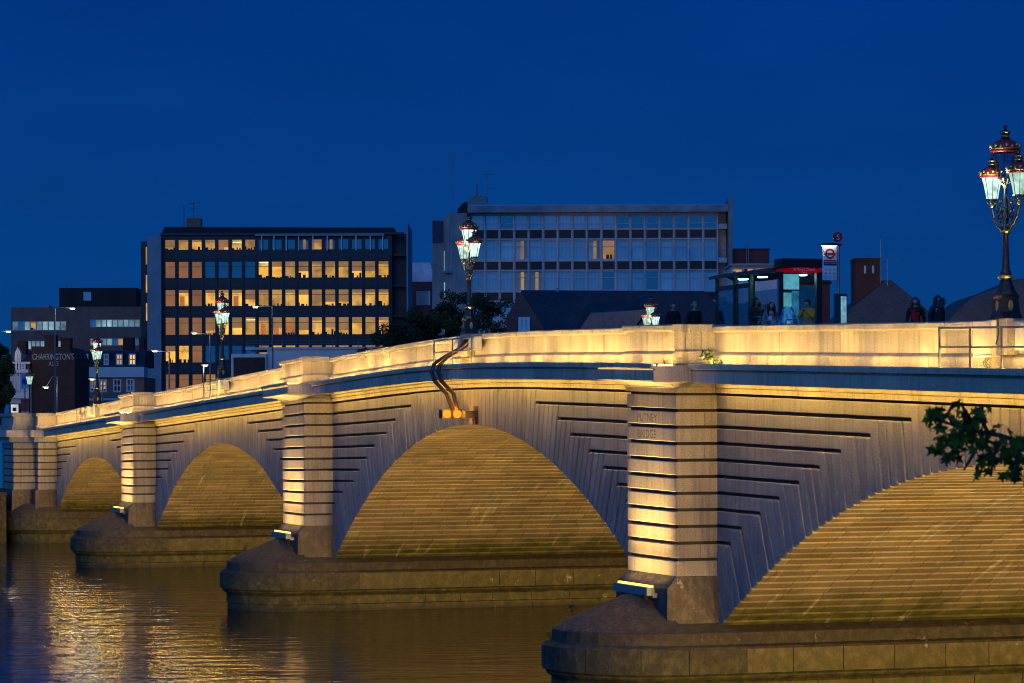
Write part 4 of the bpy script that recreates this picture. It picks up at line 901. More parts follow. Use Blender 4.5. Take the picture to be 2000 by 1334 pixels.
    hr.build('hair', HAIR[hair], r, True, True)
    if prop: prop(r, k)
    return r
M['lip'] = plain('lips', (.30, .08, .07), .5)
def phone(r, k): p_ = MB(); p_.box(.36, .375, -.04, .04, 1.08, 1.22); tag(p_.build('phone', M['black'], r, local=True))
DN = -math.pi / 2
person('walker in a dark coat with brown hair beside the far lantern', 19.7, 1.2, 0.0, 1.80, (.018, .016, .02), hair=1, group='walkers passing left of the shelter', lean=.04)
person('balding walker in a dark coat near the shelter roof tip', 21.5, 1.25, 0.1, 1.80, (.012, .014, .022), hair=2, group='walkers passing left of the shelter', lean=.05, sk=0, bulk=1.2)
person('person with bobbed dark hair in a brown hooded jacket by the shelter post', 27.55, .95, .25, 1.82, (.035, .028, .026), hair=0, long=.12, sk=1, arm='fold', bulk=1.15, inner=(.3, .33, .4))
person('woman with long dark hair in a grey jacket looking down', 28.75, .95, -.1, 1.66, (.16, .19, .24), inner=(.5, .6, .72), hair=0, long=True, sk=1, arm='fold', head_down=.55)
person('person in a mustard yellow jacket drinking beside the bus stop post', 31.15, 1.15, -.9, 1.70, (.85, .36, .015), hair=0, sk=0, arm='mouth', bulk=1.2, inner=(.35, .2, .18))
person('woman in a red top and black jacket with long wavy hair', 38.2, 1.3, -.55, 1.66, (.012, .012, .015), inner=(.55, .01, .02), hair=1, long=True, sk=0, group='three women by the near lantern')
person('woman in a navy jacket and pale blue top turning her head', 39.0, 1.55, .3, 1.70, (.012, .016, .03), inner=(.28, .5, .62), hair=0, long=True, sk=0, group='three women by the near lantern')
person('woman in a black coat with dark hair seen from behind', 39.75, 1.3, 1.2, 1.62, (.010, .010, .012), hair=0, long=True, sk=1, group='three women by the near lantern')
person('seated passenger behind the shelter glass', 25.2, 2.55, -.6, 1.25, (.05, .03, .035), hair=1, sk=1, z=FOOT(25.2))
# crumpled clear plastic sheeting over a pushchair between the passengers
pc = thing('pushchair', 'pushchair under crinkled clear plastic cover beside the yellow jacket', 'pushchair', (29.95, 1.0, FOOT(29.95)))
fr = MB(); fr.tube([(-.35, -.2, .15), (.1, -.2, .75), (.38, -.2, 1.12)], .016, 6); fr.tube([(-.35, .2, .15), (.1, .2, .75), (.38, .2, 1.12)], .016, 6); fr.tube([(.38, -.2, 1.12), (.38, .2, 1.12)], .02, 6); fr.tube([(.35, -.2, .15), (-.1, -.2, .7)], .014, 6); fr.tube([(.35, .2, .15), (-.1, .2, .7)], .014, 6); fr.build('frame', M['steel'], pc, local=True)
for wx in (-.35, .35):
    for wy in (-.22, .22):
        w_ = MB(); w_.lathe([(.06, -.02), (.14, -.025), (.15, 0), (.14, .025), (.06, .02)], (0, 0, 0), 14); o = w_.build('wheel', M['black'], pc, local=True); o.rotation_euler = (math.pi / 2, 0, 0); o.location = (wx, wy, .15)
sm = MB(); sm.slab([(-.25, .45), (.12, .42), (.30, .95), (.2, .98), (.05, .55), (-.25, .55)], 'y', -.19, .19); sm.build('seat', M['navy'], pc, local=True)
cv = MB(); nn, mm = 16, 10; rnd = random.Random(3)
for a in range(mm + 1):
    for b in range(nn):
        t_ = a / mm; ph = 2 * math.pi * b / nn; rr = (.34 * math.sin(math.pi * (.12 + .62 * t_)) + .02) * (1 + rnd.uniform(-.14, .14)); cv.v.append((rr * math.cos(ph) * 1.05 + .04, rr * math.sin(ph) * .8, 1.52 - 1.05 * t_ + rnd.uniform(-.03, .03)))
for a in range(mm):
    for b in range(nn): cv.face([a * nn + b, a * nn + (b + 1) % nn, (a + 1) * nn + (b + 1) % nn, (a + 1) * nn + b])
cv.build('plastic_cover', M['film'], pc, local=True)
M['bluedisc'] = plain('blue disc', (.02, .05, .4), .5); M['noticelit'] = glow('lit notice', (.95, .95, .85), .6, .3, 3)
M['dkwall'] = plain('dark cladding', (.02, .024, .03), .6); M['slate2'] = plain('worn slate', (.10, .11, .14), .6, .3, 0, 3)
# ------------------------------------------------------------------ the far bank town
# Surveyed positions: each building stands at its own distance D; u, v are bearings measured on the photograph.
GZ = 7.9
class Site:
    def __init__(s, D, uc): s.D = D; s.uc = uc; s.loc = CAM + FWD * D + RIGHT * ((uc - 1000) / F_PX * D); s.loc.z = GZ; s.rz = math.atan2(RIGHT.y, RIGHT.x)
    def x(s, u): return (u - s.uc) / F_PX * s.D
    def z(s, v, u=None): u = s.uc if u is None else u; return CAM.z + (V0 - v + ROLL * (u - 1000)) / F_PX * s.D - GZ
    def root(s, name, label, cat, group=None): return thing(name, label, cat, s.loc, s.rz, group)
def bx(name, mat, par, x0, x1, y0, y1, z0, z1): b_ = MB(); b_.box(x0, x1, y0, y1, z0, z1); return b_.build(name, mat, par, local=True)
M.update(
    curtain=plain('dark curtain walling', (.022, .03, .038), .35, .25), curtain2=plain('slate blue spandrel panels', (.02, .032, .045), .4, .2), pale=plain('pale concrete', (.30, .31, .33), .8, .15, 0, .5),
    conc=stone('weathered concrete', (.33, .31, .30), .6), mull=plain('blue grey aluminium', (.48, .51, .54), .5, .15), panel=plain('dark brown infill', (.022, .016, .018), .5, .2), roofm=plain('zinc roofing', (.42, .50, .58), .45, .3, .3, .6),
    dkroof=plain('dark roof felt', (.02, .023, .028), .8), brick=brick('red brown brick', (.42, .17, .115), (.2, .17, .15)), brickd=brick('sooty dark brick', (.075, .037, .03), (.06, .05, .045)), brickm=brick('maroon brick', (.20, .055, .05), (.12, .09, .08)),
    slate=brick('blue slate', (.04, .048, .065), (.018, .022, .03), .9), stucco=plain('white stucco', (.62, .60, .58), .8, .08, 0, 2), frame=plain('white sash paint', (.7, .7, .7), .6, .06), doorw=plain('white planks', (.6, .58, .6), .7, .1),
    pane=glass('window pane', (.93, .95, .96), .07), dark=plain('dark interior', (.012, .014, .018), .6), blind=None)
M['halfroom'] = glow('dim lamp lit room', (1.0, .62, .28), .30, .4, .8); M['pane_sky'] = glass('sky reflecting pane', (.85, .9, .95), .22); M['pane'] = glass('window pane', (.95, .95, .93), .02); M['warm'] = glow('warm lit room', (1.0, .50, .06), .95, .5, .7); M['warm2'] = glow('pale lit room', (1.0, .53, .10), .58, .5, .8); M['dimr'] = glow('lamp lit drawn blind', (.75, .33, .12), .33, .22, .5)
M['tanblind'] = glow('backlit roller blind', (.9, .46, .15), .34, .25, .4); M['strip'] = glow('office ceiling light', (1, .86, .5), 2.2); M['cool'] = glow('cool lit room', (.45, .72, .80), .42, .6, .6)
M['curtain_blue'] = None
t = NT('net curtains at dusk'); oc = t.n('TexCoord').outputs['Object']; w_ = t.n('TexWave'); w_.inputs['Scale'].default_value = 2.2; w_.inputs['Distortion'].default_value = 2.5; t.l(oc, w_.inputs['Vector'])
c = t.mix(w_.outputs[1], (.55, .60, .62), (.85, .88, .90)); c = t.mix(1, c, t.mix(t.n('ObjectInfo').outputs['Random'], (.5,) * 3, (1.1,) * 3), 'MULTIPLY'); t.bsdf(c, .8); M['net'] = t.m
M['desk'] = plain('office clutter', (.03, .025, .02), .7); M['orange'] = glow('orange partition', (1.0, .30, .05), .5, .2)
rw_ = random.Random(11)
def window(par, x0, x1, z0, z1, y, state, tran=.68, frame='curtain', depth=.5, fw=.05, cross=False):
    """recessed room behind a framed pane; lit rooms carry their own light"""
    f = MB(); f.box(x0, x0 + fw, y - .05, y + .1, z0, z1); f.box(x1 - fw, x1, y - .05, y + .1, z0, z1); f.box(x0 + fw, x1 - fw, y - .05, y + .1, z0, z0 + fw); f.box(x0 + fw, x1 - fw, y - .05, y + .1, z1 - fw, z1)
    if tran: zt = z0 + (z1 - z0) * tran; f.box(x0 + fw, x1 - fw, y - .04, y + .09, zt - fw * .5, zt + fw * .5)
    if cross: xm = (x0 + x1) / 2; f.box(xm - fw * .4, xm + fw * .4, y - .04, y + .08, z0 + fw, z1 - fw)
    w = f.build('window', M[frame], par, local=True)
    a, b, zb, zt_ = x0 + fw * .6, x1 - fw * .6, z0 + fw * .6, z1 - fw * .6
    mats = {'warm': 'warm', 'pale': 'warm2', 'dim': 'dimr', 'dark': 'dark', 'cool': 'cool', 'net': 'net', 'half': 'halfroom'}[state]
    r_ = MB(); r_.add([(a, y + depth, zb), (b, y + depth, zb), (b, y + depth, zt_), (a, y + depth, zt_)], [(0, 1, 2, 3)]); r_.build('room', M[mats], w, local=True)
    if state in ('warm', 'pale'):
        if rw_.random() < .75:
            d_ = rw_.choice((.28, .33, .6, .75)) * (zt_ - zb) if rw_.random() < .6 else .2 * (zt_ - zb)
            q = MB(); q.add([(a, y + .16, zt_ - d_), (b, y + .16, zt_ - d_), (b, y + .16, zt_), (a, y + .16, zt_)], [(0, 1, 2, 3)]); q.build('blind', M['tanblind'], w, local=True)
        if rw_.random() < .75:
            q = MB(); xx = a
            while xx < b - .15:
                ww = rw_.uniform(.1, .4); hh_ = rw_.uniform(.06, .42) * (1 if rw_.random() < .7 else 1.6); q.box(xx, min(b, xx + ww), y + .28, y + .36, zb, zb + hh_); xx += ww + rw_.uniform(.05, .35)
            q.build('desk', M['desk'], w, local=True)
        if rw_.random() < .5:
            q = MB(); zz = zt_ - rw_.uniform(.1, .35); q.add([(a + .1, y + .42, zz), (b - .05, y + .42, zz), (b - .05, y + .42, zz + .07), (a + .1, y + .42, zz + .07)], [(0, 1, 2, 3)]); q.build('ceiling_light', M['strip'], w, local=True)
        if rw_.random() < .16:
            q = MB(); xm = rw_.uniform(a, (a + b) / 2); q.box(xm, xm + (b - a) * .5, y + .4, y + .45, zb, zb + (zt_ - zb) * .62); q.build('partition', M['orange'], w, local=True)
    if state == 'half':
        for (p, q_) in ((a, a + (b - a) * .45), (a + (b - a) * .72, b)):
            q = MB(); q.add([(p, y + .2, zb), (q_, y + .2, zb), (q_, y + .2, zt_), (p, y + .2, zt_)], [(0, 1, 2, 3)]); q.build('curtain', M['net'], w, local=True)
    q = MB(); q.add([(a, y + .02, zb), (b, y + .02, zb), (b, y + .02, zt_), (a, y + .02, zt_)], [(0, 1, 2, 3)]); q.build('pane', M['pane_sky' if state in ('net', 'dark') else 'pane'], w, local=True)
    return w
def grid_wall(par, name, mat, x0, x1, z0, z1, y, th, holes):
    """wall slab with rectangular openings (x0,x1,z0,z1)"""
    xs = sorted({x0, x1, *[q for h_ in holes for q in h_[:2]]}); zs = sorted({z0, z1, *[q for h_ in holes for q in h_[2:4]]}); mb = MB()
    for i in range(len(xs) - 1):
        for j in range(len(zs) - 1):
            cx, cz = (xs[i] + xs[i + 1]) / 2, (zs[j] + zs[j + 1]) / 2
            if any(h_[0] < cx < h_[1] and h_[2] < cz < h_[3] for h_ in holes): continue
            a, b, c_, d_ = xs[i], xs[i + 1], zs[j], zs[j + 1]
            mb.add([(a, y, c_), (b, y, c_), (b, y, d_), (a, y, d_)], [(0, 1, 2, 3)])
            mb.add([(a, y + th, c_), (b, y + th, c_), (b, y + th, d_), (a, y + th, d_)], [(3, 2, 1, 0)])
    for (a, b, c_, d_) in [h_[:4] for h_ in holes] + [(x0, x1, z0, z1)]:
        mb.add([(a, y, c_), (b, y, c_), (b, y, d_), (a, y, d_), (a, y + th, c_), (b, y + th, c_), (b, y + th, d_), (a, y + th, d_)], [(0, 1, 5, 4), (1, 2, 6, 5), (2, 3, 7, 6), (3, 0, 4, 7)])
    return mb.build(name, mat, par, local=True, fix=False)

# --- lit office block
s = Site(340, 540); o1 = s.root('office_block', 'dark glazed office block with many warm lit windows', 'office block')
X, Z = s.x, s.z
rows = [(467, 488), (510, 543), (565, 598), (619, 654), (674, 708), (730, 765)]
ST = ['ppppppp' + 'dddhphdddd', 'mmm' + 'dddd' + 'wwpwpppwww', 'mwm' + 'ww' + 'wwpppwpwwppw', 'mmm' + 'www' + 'ppppwpwwwpp', 'wwm' + 'dddd' + 'pppppppppp', 'mmm' + 'pdddd' + 'ddddddddd']
codes = {'p': 'pale', 'w': 'warm', 'm': 'dim', 'd': 'dark', 'h': 'half'}
holes = []; c0, pitch = 323.0, 26.05
for r_i, (va, vb) in enumerate(rows):
    for c_i in range(17): u0 = c0 + pitch * c_i; holes.append((X(u0), X(u0 + 20.6), Z(vb), Z(va), r_i, c_i))
grid_wall(o1, 'wall', M['curtain'], X(318), X(767), 0, Z(458), 0, .35, holes)
for (a, b, c_, d_, r_i, c_i) in holes: window(o1, a, b, c_, d_, .10, codes[ST[r_i][c_i]], .68 if r_i else 0)
for r_i, (va, vb) in enumerate(rows):                      # projecting mullions and spandrel panels
    for c_i in range(18):
        u0 = c0 + pitch * c_i - 2.7
        if r_i < 5: bx('spandrel_panel', M['curtain2'], o1, X(u0 + 3.5), X(u0 + pitch - 1.5), -.05, -.004, Z(rows[r_i + 1][0] - 4), Z(vb + 4)) if c_i < 17 else None
for c_i in range(18): u0 = c0 + pitch * c_i - 4.2; bx('mullion', M['curtain'], o1, X(u0), X(u0 + 2.0), -.16, 0, 0, Z(500))
bx('side_wall', M['dkwall'] if 'dkwall' in M else M['curtain'], o1, X(318), X(767), .9, 14, 0, Z(459))
bx('end_wall', M['pale'], o1, X(291), X(317.5), -1.2, 13, 0, Z(462)); bx('end_wall', M['pale'], o1, X(796), X(799), -1.5, 13, 0, Z(437))
bx('stair_tower', M['curtain'], o1, X(275), X(290.8), .5, 10, 0, Z(470)); bx('recess_wall', M['curtain'], o1, X(767.5), X(795.8), 2.2, 12, 0, Z(455))
for v_ in (500, 560, 620, 680): bx('balcony_slab', M['curtain2'], o1, X(768), X(795), .8, 2.15, Z(v_), Z(v_ - 5))
for v_ in (480, 535, 590, 645, 700): window(o1, X(284), X(289), Z(v_ + 36), Z(v_), .48, 'pale' if v_ < 600 else 'dark', 0, depth=.3 - .29)
rf = MB(); rf.slab([(X(312), Z(462)), (X(775), Z(461)), (X(770), Z(444)), (X(320), Z(441))], 'y', 1.2, 12); rf.build('roof', M['dkroof'], o1, local=True)
bx('awning_frame', M['pale'], o1, X(500), X(752), -.6, 1.0, Z(461.5), Z(457)); bx('eaves', M['curtain'], o1, X(314), X(790), -.4, 1.2, Z(459), Z(455))
for u_ in (512, 536, 560, 584, 612, 640, 668, 696, 724, 748): bx('terrace_post', M['frame'], o1, X(u_), X(u_ + 2.2), -.55, -.4, Z(490), Z(461))
q = bx('chimney', M['brick'], o1, X(360), X(388), 3, 5, Z(444), Z(422))
a_ = MB(); a_.tube([(X(355), 3, Z(445)), (X(355), 3, Z(396))], .05, 5); a_.tube([(X(374), 3.2, Z(424)), (X(374), 3.2, Z(390))], .04, 5); a_.tube([(X(366), 3.2, Z(393)), (X(386), 3.2, Z(391))], .03, 5); a_.tube([(X(368), 3.2, Z(402)), (X(381), 3.2, Z(402))], .03, 5); a_.build('aerial', M['steel_dk'], o1, local=True)

# --- unlit slab block with net curtains
s = Site(300, 1135); o2 = s.root('apartment_block', 'unlit blue grey slab block with curtained windows and curved roof', 'apartment block'); X, Z = s.x, s.z
rows = [(420, 447, 0), (469, 507, 1), (530, 567, 2), (592, 628, 3)]
ST2 = ['nndnnnnnnnddddddd', 'nnnhnnnnhwnnnnnnn', 'nnnhhnnnndnndnnnn', 'nnnnnnnnnnnnnnnnn']
codes2 = {'n': 'net', 'd': 'dark', 'h': 'half', 'w': 'pale'}; pitch = 28.4; c0 = 921.0; holes = []
for va, vb, r_i in rows:
    for c_i in range(17): u0 = c0 + pitch * c_i; holes.append((X(u0 + 1), X(u0 + 25.5), Z(vb), Z(va), r_i, c_i))
grid_wall(o2, 'wall', M['mull'], X(917), X(1404), 0, Z(415), 0, .3, holes)
for (a, b, c_, d_, r_i, c_i) in holes: window(o2, a, b, c_, d_, .08, codes2[ST2[r_i][c_i]], .68 if r_i else .4, 'mull', .35, .06)
for k, (va, vb) in enumerate(((449.5, 465), (511, 526), (571.5, 586))):
    for c_i in range(17): u0 = c0 + pitch * c_i; bx('infill_panel', M['panel'], o2, X(u0 + 2), X(u0 + 25), -.05, -.004, Z(vb), Z(va))
for c_i in range(18): u0 = c0 + pitch * c_i - 2.6; bx('mullion', M['mull'], o2, X(u0), X(u0 + 2.6), -.22, 0, 0, Z(417))
for v_ in (448, 467, 509.5, 528, 569.5, 589): bx('sill_band', M['mull'], o2, X(917), X(1404), -.12, -.0, Z(v_ + 1), Z(v_ - .6))
bx('side_wall', M['conc'], o2, X(917), X(1404), .8, 12, 0, Z(416))
bx('end_wall', M['conc'], o2, X(872), X(914), -1.3, 12, 0, Z(417)); bx('stair_bay', M['conc'], o2, X(845), X(871.6), .6, 11, 0, Z(428)); bx('end_fin', M['conc'], o2, X(1422), X(1430), -1.4, 12, 0, Z(390)); bx('recess_wall', M['mull'], o2, X(1404.5), X(1421.6), 1.6, 12, 0, Z(412))
for v_ in (438, 504, 572): bx('balcony', M['mull'], o2, X(1404.5), X(1421), -.2, 1.5, Z(v_ + 10), Z(v_))
for v_ in (480, 541, 600): window(o2, X(867), X(871), Z(v_ + 50), Z(v_ + 8), .55, 'cool', 0, 'mull', .04); bx('ledge', M['conc'], o2, X(858), X(884), -1.7, -1.302, Z(v_ + 54), Z(v_ + 50))
bx('dark_sign', M['navy'], o2, X(846), X(866), .5, .598, Z(472), Z(430))
rf = MB(); rf.slab([(-1.6 + 13.4 * k / 10, Z(414) + (Z(394) - Z(414)) * math.sin(math.pi * (.12 + .80 * k / 10)) ** .7) for k in range(11)] + [(11.8, Z(416)), (-1.3, Z(416))], 'x', X(915), X(1421)); rf.build('roof', M['roofm'], o2, local=True)
rf = MB(); rf.slab([(X(893), Z(420)), (X(914.5), Z(420)), (X(914.5), Z(394)), (X(905), Z(398)), (X(897), Z(408))], 'y', -1.2, 11); rf.build('roof_gable', M['dkroof'], o2, local=True)
bx('eaves_fascia', M['pale'], o2, X(918), X(1165), -.35, -.01, Z(416), Z(410)); bx('plant_room', M['conc'], o2, X(917), X(952), 2, 6, Z(400), Z(379))
a_ = MB(); a_.tube([(X(885), 1, Z(428)), (X(885), 1, Z(293))], .06, 5); a_.tube([(X(932), 3, Z(380)), (X(932), 3, Z(354))], .12, 6); a_.tube([(X(953), 3, Z(392)), (X(953), 3, Z(334))], .04, 5); a_.tube([(X(942), 3, Z(335)), (X(962), 3, Z(335))], .035, 5); a_.tube([(X(951), 3, Z(362)), (X(969), 3, Z(362))], .035, 5); a_.build('aerial', M['steel'], o2, local=True)

# --- brick offices at the left
s = Site(400, 150); o3 = s.root('brick_offices', 'stepped red brown brick office building with long strip windows', 'office building'); X, Z = s.x, s.z
hl = [(X(24), X(130), Z(645), Z(627)), (X(176), X(274), Z(639), Z(624)), (X(44), X(122), Z(682), Z(665)), (X(176), X(274), Z(675), Z(661))]
grid_wall(o3, 'wall', M['brick'], X(22), X(280), 0, Z(600), 0, .4, hl)
for (a, b, c_, d_) in hl:
    n_ = 9; w_ = (b - a) / n_
    for k in range(n_): window(o3, a + w_ * k, a + w_ * (k + 1), c_, d_, .1, rw_.choice(('cool', 'cool', 'pale', 'cool', 'net')), 0, 'frame', .4, .07)
bx('side_wall', M['brick'], o3, X(22), X(280), 1.0, 15, 0, Z(600.5)); up_ = bx('upper_storey', M['brickd'], o3, X(112), X(263), 2, 12, Z(607), Z(561)); window(o3, X(160), X(175), Z(586), Z(569), 1.94, 'net', 0, 'frame', .05)
bx('parapet', M['curtain'], o3, X(120), X(275), .5, 1.0, Z(608), Z(598)); bx('vent', M['steel'], o3, X(78), X(90), 3, 5, Z(601), Z(594)); a_ = MB(); a_.tube([(X(122), 4, Z(562)), (X(122), 4, Z(554))], .1, 5); a_.tube([(X(130), 4, Z(562)), (X(130), 4, Z(555))], .1, 5); a_.build('flue', M['steel'], o3, local=True)

# --- pub gable with painted lettering
s = Site(265, 100); o4 = s.root('pub_gable', 'dark brick pub gable painted with faded ale lettering', 'pub'); X, Z = s.x, s.z
g_ = MB(); g_.slab([(X(62), 0), (X(146), 0), (X(146), Z(700)), (X(135), Z(678)), (X(62), Z(676))], 'y', 0, 9); gw = g_.build('wall', M['brickd'], o4, local=True)
bx('chimney', M['brickd'], o4, X(86), X(107), .5, 2, Z(677), Z(655)); bx('chimney', M['brickd'], o4, X(117), X(136), .5, 2, Z(678), Z(660)); bx('chimney_cap', M['brickd'], o4, X(85), X(108), .4, 2.1, Z(657), Z(654)); bx('chimney_cap', M['brickd'], o4, X(116), X(137), .4, 2.1, Z(662), Z(659)); bx('chimney', M['brickd'], o4, X(26), X(42), 2.5, 4, Z(690), Z(664))
M['fade'] = plain('faded white paint', (.42, .38, .38), .9, .3, 0, 3)
text('lettering', "CHARRINGTON'S", .80, (X(104), -.012, Z(702.5)), (math.pi / 2, 0, 0), M['fade'], gw, .60, .004); text('lettering', 'ALES', .58, (X(105), -.012, Z(714.5)), (math.pi / 2, 0, 0), M['fade'], gw, .75, .004)
f_ = MB(); f_.box(X(22), X(61.8), -.6, 5, 0, Z(728)); fr_ = f_.build('stucco_front', M['stucco'], o4, local=True)
bx('cornice', M['stucco'], o4, X(20), X(63), -.9, -.62, Z(728), Z(722)); bx('attic', M['brickm'], o4, X(26), X(60), -.3, 4, Z(728), Z(705)); bx('cornice', M['stucco'], o4, X(25), X(61), -.45, -.302, Z(711), Z(707))
g_ = MB(); g_.slab([(X(31), Z(707)), (X(43), Z(707)), (X(43), Z(690)), (X(37), Z(678)), (X(31), Z(690))], 'y', -.5, .3); g_.build('dutch_gable', M['stucco'], o4, local=True)
for (ua, ub, va, vb) in ((32.5, 35.5, 692, 722), (38, 41, 692, 722), (43, 52, 712, 722), (30, 33, 735, 762), (36, 39, 735, 762), (50, 56, 738, 762)): window(o4, X(ua), X(ub), Z(vb), Z(va), -.66 if va > 730 else -.55, 'dark', .5, 'frame', .03, .08)
for ua in (26, 33.5, 40.5, 47): bx('pilaster', M['stucco'], o4, X(ua), X(ua + 2), -.8, -.602, Z(766), Z(729))
bx('shopfront_fascia', M['stucco'], o4, X(18), X(60), -.9, -.602, Z(778), Z(768)); bx('shopfront', M['brickm'], o4, X(44), X(60), -.75, -.602, Z(803), Z(779))
g_ = MB(); g_.add([(X(60.5), .2, Z(705)), (X(61.5), 4, Z(705)), (X(61.5), 4, Z(682)), (X(46), 4, Z(682)), (X(44), .2, Z(705))], [(0, 1, 2), (0, 2, 3, 4)]); g_.build('roof_slope', M['slate'], o4, local=True)
# --- terrace with mansard
s = Site(285, 200); o5 = s.root('brick_terrace', 'red brick terrace with white sash windows and slate mansard', 'house'); X, Z = s.x, s.z
gl = [(152, 163, 743, 765), (176, 190, 742, 766), (194, 209, 741, 766), (221, 237, 740, 766), (247, 263, 740, 766), (134, 147, 771, 790)]
hl = [(X(a), X(b), Z(d), Z(c_)) for a, b, c_, d in gl]
grid_wall(o5, 'wall', M['brick'], X(126), X(282), 0, Z(737), 0, .35, hl)
for k, (a, b, c_, d_) in enumerate(hl): window(o5, a, b, c_, d_, .05, ('pale', 'pale', 'pale', 'dark', 'net', 'dark')[k], .5, 'frame', .3, .14, True)
bx('side_wall', M['brick'], o5, X(126), X(282), .8, 9, 0, Z(737)); bx('white_band', M['stucco'], o5, X(125), X(282), -.25, 3, Z(737), Z(717)); bx('string_course', M['stucco'], o5, X(150), X(282), -.12, -.002, Z(782), Z(778)); bx('window', M['dark'], o5, X(134), X(141), -.3, -.252, Z(731), Z(726))
g_ = MB(); g_.slab([(0, Z(717)), (.15, Z(717)), (1.5, Z(684)), (8, Z(682)), (8, Z(717))], 'x', X(146), X(282)); g_.build('mansard_roof', M['slate'], o5, local=True)
for (a, b, st_) in ((145, 155, 'dark'), (162, 172, 'net'), (202, 212, 'dark'), (226, 239, 'warm'), (251, 265, 'warm')): bx('dormer', M['slate'], o5, X(a - 1.5), X(b + 1.5), .42, 2.5, Z(716), Z(688)); window(o5, X(a), X(b), Z(713), Z(691), .36, st_, .5, 'frame', .05, .12, True)
for (a, b) in ((230, 250), (262, 272)): bx('chimney', M['brickd'], o5, X(a), X(b), 4, 5.5, Z(684), Z(657))

# --- low white building with roof railing, in front of the office block
s = Site(262, 600); o6 = s.root('low_white_building', 'low white flat roofed building below the lit office block', 'building'); X, Z = s.x, s.z
bx('wall', M['stucco'], o6, X(522), X(775), 0, 9, 0, Z(683)); bx('wall', M['stucco'], o6, X(453), X(521.8), -.6, 9, 0, Z(691)); bx('louvre_wall', M['brickd'], o6, X(458), X(519), -.75, -.61, 0, Z(698)); bx('roof_edge', M['mull'], o6, X(480), X(776), -.1, 9.2, Z(682.8), Z(678))
for k, u_ in enumerate((482, 510, 552, 605, 650, 700, 750)): p_ = MB(); p_.tube([(X(u_), .3, Z(679)), (X(u_), .3, Z(665))], .035, 5); p_.build('rail_post', M['steel_dk'], o6, local=True)
for v_ in (665, 671): p_ = MB(); p_.tube([(X(482), .3, Z(v_)), (X(775), .3, Z(v_ - 1))], .03, 5); p_.build('rail', M['steel_dk'], o6, local=True)

# --- gabled house with dark slate roof
s = Site(225, 1180); o7 = s.root('slate_roofed_house', 'brick gabled house with a long dark slate roof', 'house'); X, Z = s.x, s.z
g_ = MB(); g_.v += [(X(993), 0, 0), (X(993), 0, Z(616)), (X(1018), 3.5, Z(566)), (X(1062), 7, Z(640)), (X(1062), 7, 0)]; g_.face([0, 1, 2, 3, 4]); g_.v += [(X(1300), 0, 0), (X(1300), 0, Z(640))]
g_.build('gable_wall', M['brickm'], o7, local=True, fix=False)
rf = MB(); rf.add([(X(1019), 0, Z(566)), (X(1376), 0, Z(569)), (X(1440), -5, Z(650)), (X(1066), -5, Z(650)), (X(1016), 0, Z(562)), (X(1019), .6, Z(566)), (X(1376), .6, Z(569)), (X(1376), 6, 0), (X(1019), 6, 0)], [(0, 1, 2, 3), (5, 6, 7, 8), (0, 1, 6, 5)]); rf.build('roof', M['slate'], o7, local=True, fix=False)
wl = MB(); wl.add([(X(1019), -.02, Z(568)), (X(1064), -4.9, Z(648)), (X(1064), -4.9, 0), (X(990), -1, 0), (X(990), -1, Z(620))], [(0, 1, 2, 3, 4)]); wl.build('gable_wall', M['brickm'], o7, local=True, fix=False)
wd = window(o7, X(1013), X(1035), Z(650), Z(622), -3.6, 'net', 0, 'frame', .1, .2, True)
g_ = MB(); g_.tube([(X(1090), -.6, Z(570)), (X(1090), -.6, Z(563))], .12, 6); g_.build('vent_pipe', M['pale'], o7, local=True)
rf = MB(); rf.add([(X(1128), -6, Z(650)), (X(1150), -6, Z(618)), (X(1258), -6, Z(611)), (X(1230), -6, Z(650)), (X(1150), -2, Z(612)), (X(1258), -2, Z(606))], [(0, 1, 2, 3), (1, 4, 5, 2)]); rf.build('lower_roof', M['slate2'] if 'slate2' in M else M['slate'], o7, local=True, fix=False)
g_ = MB(); g_.slab([(X(1232), Z(650)), (X(1290), Z(650)), (X(1266), Z(610))], 'y', -5.9, -2); g_.build('dormer_gable', M['brickm'], o7, local=True)

# --- roofs and towers to the right
s = Site(300, 1465); o8 = s.root('brick_lift_tower', 'plain dark brick block behind the bus shelter', 'building'); X, Z = s.x, s.z
bx('wall', M['brickm'], o8, X(1431), X(1504), 0, 8, 0, Z(488)); bx('coping', M['brickd'], o8, X(1430), X(1505), -.1, 8.1, Z(488), Z(485.5)); a_ = MB(); a_.tube([(X(1459), -.2, Z(520)), (X(1459), -.2, Z(470))], .05, 5); a_.tube([(X(1463), -.2, Z(520)), (X(1463), -.2, Z(472))], .05, 5); a_.build('flue', M['pale'], o8, local=True)
s = Site(270, 1480); o9 = s.root('white_pavilion', 'pale low building with a lit strip of windows behind the shelter', 'building'); X, Z = s.x, s.z
hl = [(X(1432), X(1451), Z(537), Z(525)), (X(1454), X(1473), Z(536), Z(524)), (X(1476), X(1494), Z(535), Z(523))]
grid_wall(o9, 'wall', M['mull'], X(1430), X(1518), 0, Z(519), 0, .3, hl)
for (a, b, c_, d_) in hl: window(o9, a, b, c_, d_, .05, 'pale', 0, 'mull', .3, .05)
bx('side_wall', M['mull'], o9, X(1430), X(1518), .5, 7, 0, Z(518)); bx('roof_edge', M['pale'], o9, X(1426), X(1522), -.5, 7.2, Z(519), Z(515))
s = Site(285, 1560); oa = s.root('maroon_brick_house', 'maroon brick house right behind the bus stop flag', 'house'); X, Z = s.x, s.z
bx('wall', M['brickm'], oa, X(1540), X(1622), 0, 8, 0, Z(552)); rf = MB(); rf.slab([(X(1536), Z(553)), (X(1626), Z(553)), (X(1610), Z(538)), (X(1552), Z(538))], 'y', -.3, 8.2); rf.build('roof', M['dkroof'], oa, local=True)
